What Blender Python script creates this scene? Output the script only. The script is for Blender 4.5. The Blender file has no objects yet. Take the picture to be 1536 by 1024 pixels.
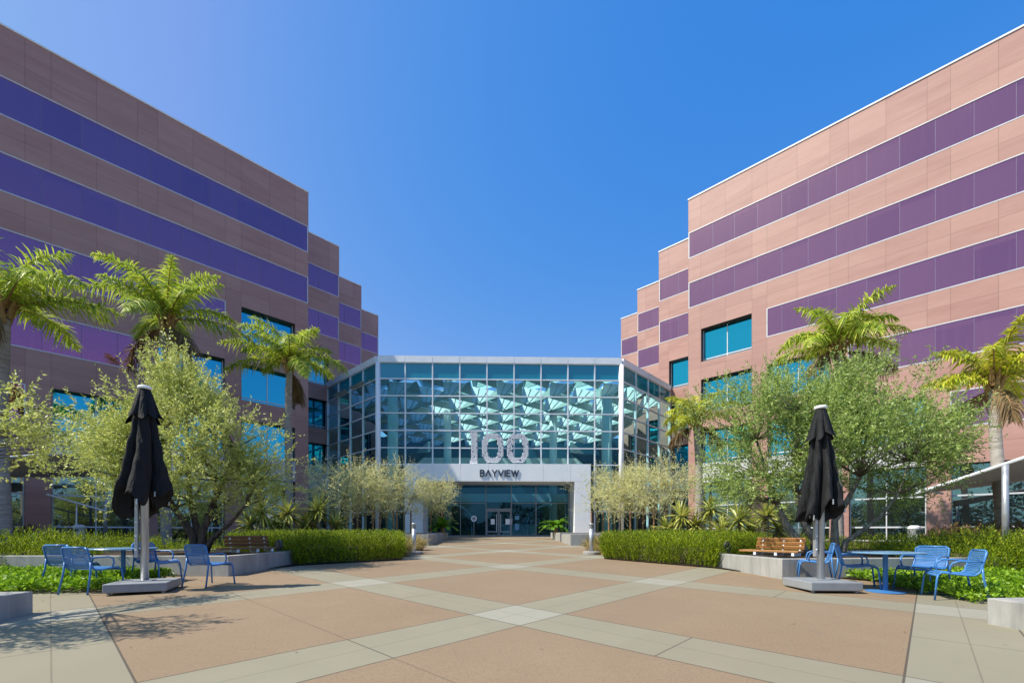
import bpy, math, random
import numpy as np
from mathutils import Vector
PI = math.pi
random.seed(7)
RNG = np.random.default_rng(11)
SC = bpy.context.scene
COL = SC.collection
# ------------------------------------------------------------------ frame of the place
# world: +Y runs along the courtyard's axis to the entrance, X to the right, the lens 1.3 m up.
F = 658.0                       # focal length in photograph pixels (1536 wide)
HZ = 797.0                      # horizon row
TH = math.radians(1.5)          # lens turned 1.5 deg right of the axis
CT, ST = math.cos(TH), math.sin(TH)
SL = 0.026                      # the plaza rises towards the entrance
EYE = 1.3
FLOOR = 0.91
def gz(y):
    return SL * max(-40.0, min(35.0, y))
def W(px, py, d):
    X = (px - 768) / F * d
    return (X * CT + d * ST, -X * ST + d * CT, EYE + (HZ - py) / F * d)
def G(px, py):
    d = EYE / ((py - HZ) / F + SL * (CT - (px - 768) / F * ST))
    x, y, z = W(px, py, d)
    return (x, y, gz(y))
def at(px, d):
    x, y, z = W(px, HZ, d)
    return (x, y, gz(y))

# ------------------------------------------------------------------ node helpers
def lin(r, g, b):
    def f(c):
        c /= 255.0
        return c / 12.92 if c <= 0.04045 else ((c + 0.055) / 1.055) ** 2.4
    return (f(r), f(g), f(b), 1)
class NT:
    def __init__(s, name):
        s.m = bpy.data.materials.new(name); s.m.use_nodes = True
        s.t = s.m.node_tree; s.t.nodes.clear()
        s.out = s.n('ShaderNodeOutputMaterial')
    def n(s, typ, **kw):
        o = s.t.nodes.new(typ)
        for k, v in kw.items(): setattr(o, k, v)
        return o
    def l(s, a, b): s.t.links.new(a, b)
    def val(s, sock, v):
        if hasattr(v, 'is_linked') or isinstance(v, bpy.types.NodeSocket): s.l(v, sock)
        else: sock.default_value = v
    def math(s, op, a, b=0.0, c=0.0):
        o = s.n('ShaderNodeMath', operation=op)
        for i, v in enumerate((a, b, c)): s.val(o.inputs[i], v)
        return o.outputs[0]
    def mix(s, fac, a, b, mode='MIX'):
        o = s.n('ShaderNodeMix', data_type='RGBA', blend_type=mode)
        s.val(o.inputs[0], fac); s.val(o.inputs[6], a); s.val(o.inputs[7], b)
        return o.outputs[2]
    def noise(s, vec, scale, detail=3, rough=.55):
        o = s.n('ShaderNodeTexNoise'); o.inputs['Scale'].default_value = scale
        o.inputs['Detail'].default_value = detail; o.inputs['Roughness'].default_value = rough
        if vec is not None: s.l(vec, o.inputs['Vector'])
        return o.outputs[0]
    def mapr(s, v, a, b, c=0.0, d=1.0):
        o = s.n('ShaderNodeMapRange'); s.val(o.inputs[0], v)
        for i, x in enumerate((a, b, c, d)): o.inputs[i + 1].default_value = x
        return o.outputs[0]
    def pos(s): return s.n('ShaderNodeNewGeometry').outputs['Position']
    def obj(s): return s.n('ShaderNodeTexCoord').outputs['Object']
    def sep(s, v):
        o = s.n('ShaderNodeSeparateXYZ'); s.l(v, o.inputs[0]); return o.outputs
    def comb(s, x, y, z):
        o = s.n('ShaderNodeCombineXYZ')
        for i, v in enumerate((x, y, z)): s.val(o.inputs[i], v)
        return o.outputs[0]
    def white(s, v):
        o = s.n('ShaderNodeTexWhiteNoise', noise_dimensions='3D'); s.l(v, o.inputs[0]); return o.outputs[0]
    def prin(s, col, rough=.6, metal=0.0, spec=.5, bump=None, bs=.2, bd=.02):
        o = s.n('ShaderNodeBsdfPrincipled')
        s.val(o.inputs['Base Color'], col); s.val(o.inputs['Roughness'], rough)
        s.val(o.inputs['Metallic'], metal); o.inputs['Specular IOR Level'].default_value = spec
        if bump is not None:
            b = s.n('ShaderNodeBump'); b.inputs['Strength'].default_value = bs
            b.inputs['Distance'].default_value = bd
            s.l(bump, b.inputs['Height']); s.l(b.outputs[0], o.inputs['Normal'])
        return o.outputs[0]
    def end(s, sh): s.l(sh, s.out.inputs[0]); return s.m

def simple(name, col, rough=.6, metal=0.0, var=.12, scale=4.0, spec=.5, bs=.1, bd=.01, rvar=.1):
    t = NT(name); p = t.pos()
    n1 = t.noise(p, scale, 4); n2 = t.noise(p, scale * 9, 3)
    f = t.math('ADD', t.math('MULTIPLY', n1, .65), t.math('MULTIPLY', n2, .35))
    lo = tuple(c * (1 - var * 1.6) for c in col[:3]) + (1,)
    hi = tuple(min(1, c * (1 + var * 1.6)) for c in col[:3]) + (1,)
    c = t.mix(t.mapr(f, .25, .75), lo, hi)
    r = t.mapr(n1, .3, .7, max(0, rough - rvar), min(1, rough + rvar))
    return t.end(t.prin(c, r, metal, spec, n2, bs, bd))

def dline(t, v, period, off, half):
    """1 on a thin line where v = off + k*period"""
    m = t.math('SUBTRACT', v, off - period * .5)
    m = t.math('MODULO', t.math('ADD', m, period * 400), period)
    m = t.math('ABSOLUTE', t.math('SUBTRACT', m, period * .5))
    return t.math('LESS_THAN', m, half)

def stone_mat():
    t = NT('terracotta_stone'); o = t.obj(); x, y, z = t.sep(o)
    j = t.math('MAXIMUM', dline(t, x, 4.65, 0.0, .014), dline(t, x, 4.65, .97, .014))
    j = t.math('MAXIMUM', j, dline(t, x, 4.65, 2.81, .014))
    j = t.math('MAXIMUM', j, dline(t, z, 4.0, 1.33, .014))
    # one random tone for each stone panel
    xm = t.math('MODULO', t.math('ADD', x, 4650.0), 4.65)
    k = t.math('ADD', t.math('GREATER_THAN', xm, .97), t.math('GREATER_THAN', xm, 2.81))
    cell = t.comb(t.math('ADD', t.math('MULTIPLY', t.math('FLOOR', t.math('DIVIDE', t.math('ADD', x, 4650.0), 4.65)), 3.0), k),
                  t.math('FLOOR', t.math('DIVIDE', t.math('SUBTRACT', z, 1.33), 4.0)), t.math('FLOOR', t.math('DIVIDE', y, 4.65)))
    rnd = t.white(cell)
    mp = t.n('ShaderNodeMapping'); mp.inputs['Scale'].default_value = (.35, .35, 2.2)
    mp.inputs['Rotation'].default_value = (0, .18, 0)
    t.l(o, mp.inputs['Vector'])
    n = t.noise(mp.outputs[0], 1.0, 6, .65); n2 = t.noise(o, 30, 3)
    c = t.mix(t.mapr(n, .25, .75), (0.325, 0.156, 0.135, 1), (0.453, 0.255, 0.225, 1))
    c = t.mix(t.mapr(rnd, 0, 1, 0, .45), c, (.57, .35, .285, 1))
    c = t.mix(t.mapr(n2, .3, .8, 0, .22), c, (.27, .14, .11, 1))
    c = t.mix(t.math('MULTIPLY', j, .42), c, (.12, .065, .05, 1))
    return t.end(t.prin(c, .55, 0, .4, n2, .06, .01))

def purple_mat():
    t = NT('purple_reflective_glass'); o = t.obj(); x, y, z = t.sep(o)
    cell = t.comb(t.math('FLOOR', t.math('DIVIDE', t.math('ADD', x, 1549.65), 1.55)), t.math('FLOOR', t.math('DIVIDE', z, 4.0)), 0.0)
    r = t.white(cell)
    mp = t.n('ShaderNodeMapping'); mp.inputs['Scale'].default_value = (1.6, 1, .12); t.l(o, mp.inputs['Vector'])
    fold = t.noise(mp.outputs[0], 2.2, 2)
    c = t.mix(r, (.03, .014, .012, 1), (.085, .045, .042, 1))
    c = t.mix(t.mapr(fold, .55, .75, 0, .35), c, (.13, .085, .1, 1))
    d = t.prin(c, .35, 0, .3)
    g = t.n('ShaderNodeBsdfGlossy'); g.inputs['Roughness'].default_value = .02
    g.inputs['Color'].default_value = (.88, .26, .47, 1)
    w = t.noise(o, .9, 2)
    b = t.n('ShaderNodeBump'); b.inputs['Strength'].default_value = .05; b.inputs['Distance'].default_value = .05
    t.l(w, b.inputs['Height']); t.l(b.outputs[0], g.inputs['Normal'])
    m = t.n('ShaderNodeMixShader'); m.inputs[0].default_value = .5
    t.l(d, m.inputs[1]); t.l(g.outputs[0], m.inputs[2])
    return t.end(m.outputs[0])

def mirror_glass(name, base, tint, fac):
    t = NT(name); o = t.pos()
    d = t.prin(base, .2, 0, .4)
    g = t.n('ShaderNodeBsdfGlossy'); g.inputs['Roughness'].default_value = .015
    g.inputs['Color'].default_value = tint
    w = t.noise(o, .8, 2)
    b = t.n('ShaderNodeBump'); b.inputs['Strength'].default_value = .04; b.inputs['Distance'].default_value = .05
    t.l(w, b.inputs['Height']); t.l(b.outputs[0], g.inputs['Normal'])
    m = t.n('ShaderNodeMixShader'); m.inputs[0].default_value = fac
    t.l(d, m.inputs[1]); t.l(g.outputs[0], m.inputs[2])
    return t.end(m.outputs[0])

def clear_glass(name, tint, refl, tintr=(.8, .95, 1, 1)):
    t = NT(name)
    a = t.n('ShaderNodeBsdfTransparent'); a.inputs[0].default_value = tint
    g = t.n('ShaderNodeBsdfGlossy'); g.inputs['Roughness'].default_value = .01; g.inputs['Color'].default_value = tintr
    lw = t.n('ShaderNodeLayerWeight'); lw.inputs[0].default_value = .25
    f = t.mapr(lw.outputs['Fresnel'], 0, 1, refl, 1.0)
    m = t.n('ShaderNodeMixShader'); t.l(f, m.inputs[0])
    t.l(a.outputs[0], m.inputs[1]); t.l(g.outputs[0], m.inputs[2])
    return t.end(m.outputs[0])

def leaf_mat(name, cols, trans=.35, rough=.5):
    t = NT(name)
    r = t.n('ShaderNodeNewGeometry').outputs['Random Per Island']
    cr = t.n('ShaderNodeValToRGB'); e = cr.color_ramp.elements
    while len(e) < len(cols): e.new(.5)
    for i, c in enumerate(cols):
        e[i].position = i / (len(cols) - 1); e[i].color = tuple(c) + (1,)
    t.l(r, cr.inputs[0])
    n = t.noise(t.pos(), 1.3, 2)
    c = t.mix(t.mapr(n, .3, .7, 0, .35), cr.outputs[0], tuple(v * .75 for v in cols[0]) + (1,))
    p = t.prin(c, rough, 0, .35)
    tr = t.n('ShaderNodeBsdfTranslucent'); t.l(c, tr.inputs[0])
    m = t.n('ShaderNodeMixShader'); m.inputs[0].default_value = trans
    t.l(p, m.inputs[1]); t.l(tr.outputs[0], m.inputs[2])
    return t.end(m.outputs[0])

def paving_mat():
    t = NT('plaza_paving'); P = t.pos(); x, y, z = t.sep(P)
    h = math.sqrt(.5)
    p = t.math('MULTIPLY', t.math('ADD', x, y), h); q = t.math('MULTIPLY', t.math('SUBTRACT', y, x), h)
    per = 4.45
    bp = dline(t, p, per, 4.46, .465); bq = dline(t, q, per, 4.13, .465)
    border = t.math('MAXIMUM', t.math('LESS_THAN', p, .475), t.math('LESS_THAN', q, .14))
    conc = t.math('MAXIMUM', t.math('MAXIMUM', bp, bq), border)
    jw = .009
    def edge(v, off): return t.math('MAXIMUM', dline(t, v, per, off - .465, jw), dline(t, v, per, off + .465, jw))
    jb = t.math('MAXIMUM', edge(p, 4.46), edge(q, 4.13))
    # joints across the bands and a faint one along their middle
    jc = t.math('MULTIPLY', t.math('MAXIMUM', dline(t, p, per, 4.46 + 2.225, .007), dline(t, q, per, 4.13 + 2.225, .007)), conc)
    jm = t.math('MAXIMUM', dline(t, p, per, 4.46, .006), dline(t, q, per, 4.13, .006))
    jm = t.math('MULTIPLY', jm, t.math('MULTIPLY', conc, .45))
    js = t.math('MAXIMUM', dline(t, p, 8.9, 2.235, .008), 0.0)
    js = t.math('MULTIPLY', js, .5)
    j = t.math('MAXIMUM', t.math('MAXIMUM', jb, jc), t.math('MAXIMUM', jm, js))
    n0 = t.noise(P, .35, 4, .6); n1 = t.noise(P, 2.2, 5, .6); n2 = t.noise(P, 55, 2, .7); n3 = t.noise(P, 170, 2, .7)
    vor = t.n('ShaderNodeTexVoronoi'); vor.inputs['Scale'].default_value = 75; t.l(P, vor.inputs['Vector'])
    ag = t.mix(t.mapr(n0, .3, .7), (0.235, 0.165, 0.099, 1), (0.283, 0.204, 0.127, 1))
    ag = t.mix(t.mapr(n1, .3, .75, 0, .4), ag, (0.217, 0.149, 0.093, 1))
    ag = t.mix(t.mapr(n2, .45, .8, 0, .7), ag, (.16, .1, .065, 1))
    ag = t.mix(t.mapr(n3, .55, .85, 0, .7), ag, (.44, .36, .27, 1))
    vb = t.sep(vor.outputs['Color'])[0]
    ag = t.mix(t.mapr(vb, .8, 1.0, 0, .4), ag, (.16, .1, .08, 1))
    cc = t.mix(t.mapr(n0, .3, .7), (0.232, 0.209, 0.146, 1), (0.270, 0.245, 0.174, 1))
    cc = t.mix(t.mapr(n1, .35, .8, 0, .35), cc, (0.208, 0.195, 0.150, 1))
    cc = t.mix(t.mapr(n3, .5, .9, 0, .3), cc, (.37, .35, .28, 1))
    cross = t.math('MULTIPLY', bp, bq)
    cc = t.mix(t.math('MULTIPLY', cross, .45), cc, (.36, .355, .31, 1))
    c = t.mix(conc, ag, cc)
    slab = t.white(t.comb(t.math('FLOOR', t.math('DIVIDE', t.math('SUBTRACT', p, .475), per / 2)), t.math('FLOOR', t.math('DIVIDE', t.math('SUBTRACT', q, .14), per / 2)), conc))
    c = t.mix(t.mapr(slab, 0, 1, 0, .2), c, (.2, .155, .105, 1))
    st = t.noise(P, .9, 6, .7)
    c = t.mix(t.mapr(st, .58, .78, 0, .3), c, (.2, .15, .12, 1))
    vs = t.n('ShaderNodeTexVoronoi'); vs.inputs['Scale'].default_value = 1.7; t.l(P, vs.inputs['Vector'])
    spot_ = t.math('MULTIPLY', t.math('LESS_THAN', vs.outputs['Distance'], .035), t.math('GREATER_THAN', t.sep(vs.outputs['Color'])[0], .55))
    c = t.mix(t.math('MULTIPLY', spot_, .5), c, (.09, .075, .06, 1))
    c = t.mix(t.math('MULTIPLY', j, .8), c, (.055, .045, .038, 1))
    hgt = t.math('SUBTRACT', t.math('MULTIPLY', n3, .4), j)
    return t.end(t.prin(c, .8, 0, .3, hgt, .25, .01))

def concrete_mat(name, col, streak=.5):
    t = NT(name); P = t.pos()
    mp = t.n('ShaderNodeMapping'); mp.inputs['Scale'].default_value = (3.0, 3.0, .5); t.l(P, mp.inputs['Vector'])
    a = t.noise(mp.outputs[0], 1.4, 5, .65); b = t.noise(P, 40, 3, .6); c0 = t.noise(P, 1.1, 4)
    lo = tuple(v * .62 for v in col) + (1,); hi = tuple(min(1, v * 1.15) for v in col) + (1,)
    c = t.mix(t.mapr(a, .3, .7), lo, hi); c = t.mix(t.mapr(c0, .35, .7, 0, streak), c, tuple(col) + (1,))
    c = t.mix(t.mapr(b, .6, .85, 0, .4), c, tuple(v * .5 for v in col) + (1,))
    return t.end(t.prin(c, .85, 0, .25, b, .2, .006))

def bark_mat(name, c1, c2, ring=0.0):
    t = NT(name); P = t.obj()
    mp = t.n('ShaderNodeMapping'); mp.inputs['Scale'].default_value = (6, 6, 1.5) if not ring else (1.5, 1.5, 9)
    t.l(P, mp.inputs['Vector'])
    a = t.noise(mp.outputs[0], 2.0, 5, .7)
    c = t.mix(t.mapr(a, .35, .68), c1 + (1,), c2 + (1,))
    return t.end(t.prin(c, .9, 0, .2, a, .8, .03))

def wood_mat(name, c1, c2):
    t = NT(name); P = t.obj()
    mp = t.n('ShaderNodeMapping'); mp.inputs['Scale'].default_value = (1.2, 14, 14); t.l(P, mp.inputs['Vector'])
    a = t.noise(mp.outputs[0], 2.5, 5, .65)
    c = t.mix(t.mapr(a, .3, .7), c1 + (1,), c2 + (1,))
    return t.end(t.prin(c, .5, 0, .4, a, .2, .004))

M = {}
M['stone'] = stone_mat()
M['purple'] = purple_mat()
M['blue'] = mirror_glass('blue_mirror_glass', (.002, .035, .07, 1), (.04, .5, .64, 1), .8)
M['ground_glass'] = mirror_glass('dark_ground_floor_glass', (.008, .012, .014, 1), (.5, .62, .62, 1), .4)
M['teal'] = clear_glass('teal_clear_glass', (.53, .89, .89, 1), .025, (.35, .75, .9, 1))
M['roof_glass'] = clear_glass('clear_roof_glass', (.86, .9, .9, 1), .03)
M['spandrel'] = mirror_glass('teal_spandrel_glass', (.004, .19, .26, 1), (.4, .85, 1, 1), .12)
M['lobby_glass'] = clear_glass('lobby_glass', (.38, .62, .7, 1), .03, (.45, .8, .95, 1))
M['alu'] = simple('silver_aluminium', (.8, .82, .86), .4, .05, .06, 2)
M['alu_dark'] = simple('window_frame_metal', (.6, .62, .66), .45, .1, .06, 2)
M['mullion'] = simple('dusky_mullion', (.17, .14, .22), .45, .1, .06, 2)
M['bronze'] = simple('dark_window_reveal', (.05, .035, .035), .5, .2)
M['white'] = simple('white_metal_panel', (.9, .9, .92), .4, 0, .03, 1.2)
M['whitestone'] = concrete_mat('white_spandrel_stone', (.66, .66, .68))
M['white_paint'] = simple('white_painted_plaster', (.78, .79, .78), .6, 0, .03, 1.5)
M['slate'] = simple('slate_letter_back', (.2, .22, .32), .5)
M['navy'] = simple('navy_lettering', (.03, .035, .06), .4)
M['paving'] = paving_mat()
M['concrete'] = concrete_mat('planter_concrete', (.36, .35, .335))
M['soil'] = simple('mulch', (.07, .05, .035), .95, 0, .45, 14, .2, .9, .03)
M['steel'] = simple('brushed_grey_steel', (.45, .46, .48), .4, .55, .06, 5)
M['steel_box'] = simple('grey_painted_ballast', (.27, .28, .3), .5, .1, .08, 5)
M['blue_metal'] = simple('blue_powder_coat', (.05, .19, .47), .38, 0, .1, 6)
M['blue_dark'] = simple('blue_powder_coat_mesh', (.05, .18, .45), .45, 0, .1, 6)
M['tabletop'] = simple('blue_grey_tabletop', (.14, .27, .42), .3, 0, .08, 6)
t = NT('black_canopy_fabric'); o_ = t.obj()
mp = t.n('ShaderNodeMapping'); mp.inputs['Scale'].default_value = (7, 7, 1.1); t.l(o_, mp.inputs['Vector'])
a_ = t.noise(mp.outputs[0], 1.6, 5, .6); f_ = t.noise(o_, 120, 2)
c_ = t.mix(t.mapr(a_, .3, .7), (.007, .007, .008, 1), (.014, .014, .016, 1))
M['black'] = t.end(t.prin(c_, t.mapr(f_, .3, .7, .65, .85), 0, .3, a_, .9, .06))
M['wood'] = wood_mat('ipe_bench_wood', (.26, .115, .04), (.5, .25, .09))
M['wood2'] = wood_mat('dark_bench_wood', (.17, .07, .035), (.34, .16, .075))  # darker brown tone, used for the left bench
M['stake'] = wood_mat('stake_wood', (.24, .12, .06), (.36, .2, .1))
M['bark_olive'] = bark_mat('olive_bark', (.12, .095, .075), (.34, .3, .25))
M['bark_dark'] = bark_mat('dark_olive_bark', (.05, .035, .028), (.15, .115, .09))
M['bark_palm'] = bark_mat('palm_bark', (.24, .21, .18), (.44, .4, .36), 1)
M['boot'] = bark_mat('palm_boot', (.22, .12, .05), (.42, .28, .12))
M['bark_green'] = bark_mat('green_bark', (.16, .17, .09), (.32, .33, .2))
M['olive'] = leaf_mat('olive_leaves', [(0.189, 0.264, 0.063), (0.28, 0.392, 0.088), (0.388, 0.508, 0.115), (0.524, 0.62, 0.17), (0.563, 0.656, 0.304)], .4, .42)
M['olive_gold'] = leaf_mat('golden_olive_leaves', [(0.301, 0.331, 0.076), (0.466, 0.522, 0.119), (0.615, 0.639, 0.165), (0.653, 0.679, 0.19), (0.691, 0.718, 0.36)], .42, .42)
M['palm'] = leaf_mat('palm_leaflets', [(0.187, 0.283, 0.025), (0.336, 0.473, 0.036), (0.558, 0.663, 0.059), (0.8, 0.8, 0.152)], .4, .5)
M['palm_gold'] = leaf_mat('yellowing_palm_leaflets', [(0.225, 0.293, 0.024), (0.45, 0.54, 0.036), (0.675, 0.674, 0.06), (0.8, 0.674, 0.096)], .4, .5)
M['palo'] = leaf_mat('palo_verde_leaves', [(0.588, 0.551, 0.22), (0.773, 0.721, 0.298), (0.779, 0.771, 0.409), (0.779, 0.771, 0.52)], .35, .6)
M['hedge'] = leaf_mat('rosemary_needles', [(0.02, 0.032, 0.004), (0.116, 0.193, 0.008), (0.231, 0.333, 0.012), (0.396, 0.512, 0.017), (0.628, 0.672, 0.03)], .35, .55)
M['cover'] = leaf_mat('ground_cover_leaves', [(0.118, 0.236, 0.012), (0.195, 0.363, 0.016), (0.312, 0.508, 0.023), (0.448, 0.617, 0.047)], .4, .4)
M['yucca'] = leaf_mat('yucca_blades', [(0.193, 0.232, 0.039), (0.386, 0.406, 0.077), (0.58, 0.58, 0.139), (0.734, 0.696, 0.231)], .3, .35)
M['fern'] = leaf_mat('fern_leaves', [(0.084, 0.216, 0.014), (0.168, 0.392, 0.022), (0.302, 0.568, 0.039)], .4, .4)
M['grass'] = leaf_mat('golden_grass', [(0.26, 0.195, 0.058), (0.442, 0.325, 0.104), (0.585, 0.468, 0.195), (0.364, 0.338, 0.104)], .4, .7)
M['rust'] = leaf_mat('rusty_shrub_leaves', [(.16, .09, .04), (.26, .16, .07), (.34, .24, .12), (.14, .14, .05)], .35, .6)
M['far_leaf'] = leaf_mat('far_leaves', [(.012, .022, .006), (.03, .05, .012), (.05, .075, .02)], .2)
M['flower'] = simple('white_petals', (.8, .79, .74), .6)
M['sail'] = simple('white_sail_fabric', (.72, .73, .74), .7, 0, .04, 1)
M['skylight'] = None
t = NT('translucent_skylight')
tr = t.n('ShaderNodeBsdfTranslucent'); tr.inputs[0].default_value = (.9, .92, .9, 1)
df = t.n('ShaderNodeBsdfDiffuse'); df.inputs[0].default_value = (.8, .8, .8, 1)
mx = t.n('ShaderNodeMixShader'); mx.inputs[0].default_value = .25
t.l(tr.outputs[0], mx.inputs[1]); t.l(df.outputs[0], mx.inputs[2]); M['skylight'] = t.end(mx.outputs[0])
M['ceil'] = simple('atrium_ceiling_paint', (.56, .64, .63), .7, 0, .04, 1)
M['deep_blue'] = simple('deep_blue_inner_glazing', (.02, .12, .2), .3, 0, .15, .6)
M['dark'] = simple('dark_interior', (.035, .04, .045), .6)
M['lobby_floor'] = simple('lobby_stone_floor', (.22, .2, .18), .35, 0, .15, 1.2)
M['pot'] = simple('dark_grey_pot', (.05, .055, .06), .5)
M['paper'] = simple('white_paper', (.9, .91, .94), .6, 0, .02)
M['blue_poster'] = simple('blue_notice', (.12, .3, .5), .5, 0, .05)
M['field'] = concrete_mat('far_ground', (.3, .28, .24))

# ------------------------------------------------------------------ mesh helpers
class MB:
    def __init__(s): s.v = []; s.f = []
    def add(s, vs, fs):
        o = len(s.v); s.v += [tuple(x) for x in vs]; s.f += [tuple(i + o for i in f) for f in fs]
    def box(s, x0, x1, y0, y1, z0, z1):
        if x0 > x1: x0, x1 = x1, x0
        if y0 > y1: y0, y1 = y1, y0
        s.add([(x0, y0, z0), (x1, y0, z0), (x1, y1, z0), (x0, y1, z0), (x0, y0, z1), (x1, y0, z1), (x1, y1, z1), (x0, y1, z1)],
              [(3, 2, 1, 0), (4, 5, 6, 7), (0, 1, 5, 4), (1, 2, 6, 5), (2, 3, 7, 6), (3, 0, 4, 7)])
    def bar(s, a, b, w, h, up=(0, 0, 1)):
        a, b = Vector(a), Vector(b); d = (b - a).normalized(); u = Vector(up)
        if abs(d.dot(u)) > .98: u = Vector((0, 1, 0))
        r = d.cross(u).normalized(); u = r.cross(d).normalized()
        vs = []
        for p in (a, b):
            for i, j in ((-1, -1), (1, -1), (1, 1), (-1, 1)): vs.append(p + r * (i * w / 2) + u * (j * h / 2))
        s.add(vs, [(3, 2, 1, 0), (4, 5, 6, 7), (0, 1, 5, 4), (1, 2, 6, 5), (2, 3, 7, 6), (3, 0, 4, 7)])
    def tube(s, pts, rad, n=8, cap=True):
        pts = [Vector(p) for p in pts]
        if not hasattr(rad, '__len__'): rad = [rad] * len(pts)
        o = len(s.v); prev = None
        for i, p in enumerate(pts):
            a = pts[max(0, i - 1)]; b = pts[min(len(pts) - 1, i + 1)]
            d = (b - a).normalized()
            if prev is None:
                u = Vector((0, 0, 1)) if abs(d.z) < .9 else Vector((1, 0, 0))
                r = d.cross(u).normalized()
            else:
                r = (prev - d * prev.dot(d)).normalized()
            prev = r; u = d.cross(r)
            for k in range(n):
                an = 2 * PI * k / n
                s.v.append(tuple(p + (r * math.cos(an) + u * math.sin(an)) * rad[i]))
        for i in range(len(pts) - 1):
            for k in range(n):
                k2 = (k + 1) % n
                s.f.append((o + i * n + k, o + i * n + k2, o + (i + 1) * n + k2, o + (i + 1) * n + k))
        if cap:
            s.f.append(tuple(o + k for k in reversed(range(n))))
            e = o + (len(pts) - 1) * n
            s.f.append(tuple(e + k for k in range(n)))
    def lathe(s, prof, n=20, c=(0, 0, 0)):
        o = len(s.v)
        for r, z in prof:
            for k in range(n):
                a = 2 * PI * k / n; s.v.append((c[0] + r * math.cos(a), c[1] + r * math.sin(a), c[2] + z))
        for i in range(len(prof) - 1):
            for k in range(n):
                k2 = (k + 1) % n
                s.f.append((o + i * n + k, o + i * n + k2, o + (i + 1) * n + k2, o + (i + 1) * n + k))
        s.f.append(tuple(o + k for k in reversed(range(n))))
        e = o + (len(prof) - 1) * n; s.f.append(tuple(e + k for k in range(n)))
    def prism(s, poly, z0, z1):
        n = len(poly)
        if area(poly) < 0: poly = poly[::-1]
        g0 = z0 if callable(z0) else (lambda p: z0); g1 = z1 if callable(z1) else (lambda p: z1)
        s.add([(p[0], p[1], g0(p)) for p in poly] + [(p[0], p[1], g1(p)) for p in poly],
              [tuple(reversed(range(n))), tuple(range(n, 2 * n))] + [(i, (i + 1) % n, (i + 1) % n + n, i + n) for i in range(n)])
    def grid(s, rows):
        o = len(s.v); n = len(rows[0])
        for r in rows: s.v += [tuple(p) for p in r]
        for i in range(len(rows) - 1):
            for k in range(n - 1):
                s.f.append((o + i * n + k, o + i * n + k + 1, o + (i + 1) * n + k + 1, o + (i + 1) * n + k))
    def build(s, name, mat, parent=None, origin=None, smooth=False, bevel=0.0):
        o = Vector(origin) if origin is not None else org_of(parent)
        me = bpy.data.meshes.new(name)
        me.from_pydata([tuple(Vector(v) - o) for v in s.v], [], s.f)
        return link(name, me, mat, parent, o if parent is None else None, smooth, bevel)
def org_of(p):
    while p is not None:
        if p.get('_w'): return Vector(p.location)
        p = p.parent
    return Vector((0, 0, 0))
def link(name, me, mat, parent=None, loc=None, smooth=False, bevel=0.0):
    me.materials.append(mat)
    if smooth: me.polygons.foreach_set('use_smooth', [True] * len(me.polygons))
    me.update()
    ob = bpy.data.objects.new(name, me); COL.objects.link(ob)
    if parent: ob.parent = parent
    if loc is not None: ob.location = loc
    if bevel:
        b = ob.modifiers.new('bevel', 'BEVEL'); b.width = bevel; b.segments = 2; b.limit_method = 'ANGLE'
    return ob
def area(p): return sum(p[i][0] * p[(i + 1) % len(p)][1] - p[(i + 1) % len(p)][0] * p[i][1] for i in range(len(p))) / 2
def inset(poly, d):
    if area(poly) < 0: poly = poly[::-1]
    n = len(poly); out = []
    for i in range(n):
        a, b, c = Vector(poly[i - 1][:2]), Vector(poly[i][:2]), Vector(poly[(i + 1) % n][:2])
        e1 = (b - a).normalized(); e2 = (c - b).normalized()
        n1 = Vector((-e1.y, e1.x)); n2 = Vector((-e2.y, e2.x)); m = (n1 + n2)
        m = m / max(.3, m.dot(n1)) if m.length > 1e-6 else n1
        out.append(tuple(b + m * d))
    return out
def inside(poly, P):
    x, y = P[:, 0], P[:, 1]; r = np.zeros(len(P), bool); n = len(poly)
    for i in range(n):
        x0, y0 = poly[i][:2]; x1, y1 = poly[(i + 1) % n][:2]
        c = (y0 > y) != (y1 > y)
        with np.errstate(divide='ignore', invalid='ignore'):
            r ^= c & (x < (x1 - x0) * (y - y0) / (y1 - y0 + 1e-12) + x0)
    return r
def edge_dist(poly, P):
    d = np.full(len(P), 1e9); n = len(poly)
    for i in range(n):
        a = np.array(poly[i][:2]); b = np.array(poly[(i + 1) % n][:2]); e = b - a
        tt = np.clip(((P - a) @ e) / (e @ e), 0, 1)
        d = np.minimum(d, np.linalg.norm(P - (a + tt[:, None] * e), axis=1))
    return d
def sample(poly, n):
    xs = [p[0] for p in poly]; ys = [p[1] for p in poly]; out = np.zeros((0, 2))
    while len(out) < n:
        P = RNG.uniform((min(xs), min(ys)), (max(xs), max(ys)), (n * 2, 2))
        out = np.vstack([out, P[inside(poly, P)]])
    return out[:n]
def nrm(a): return a / (np.linalg.norm(a, axis=-1, keepdims=True) + 1e-9)
def poly_mesh(name, V, quads):
    me = bpy.data.meshes.new(name)
    V = np.ascontiguousarray(V, np.float32); Q = np.ascontiguousarray(quads, np.int32)
    me.vertices.add(len(V)); me.vertices.foreach_set('co', V.ravel())
    me.loops.add(Q.size); me.loops.foreach_set('vertex_index', Q.ravel())
    me.polygons.add(len(Q)); me.polygons.foreach_set('loop_start', np.arange(len(Q), dtype=np.int32) * 4)
    me.update(calc_edges=True)
    return me
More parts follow.
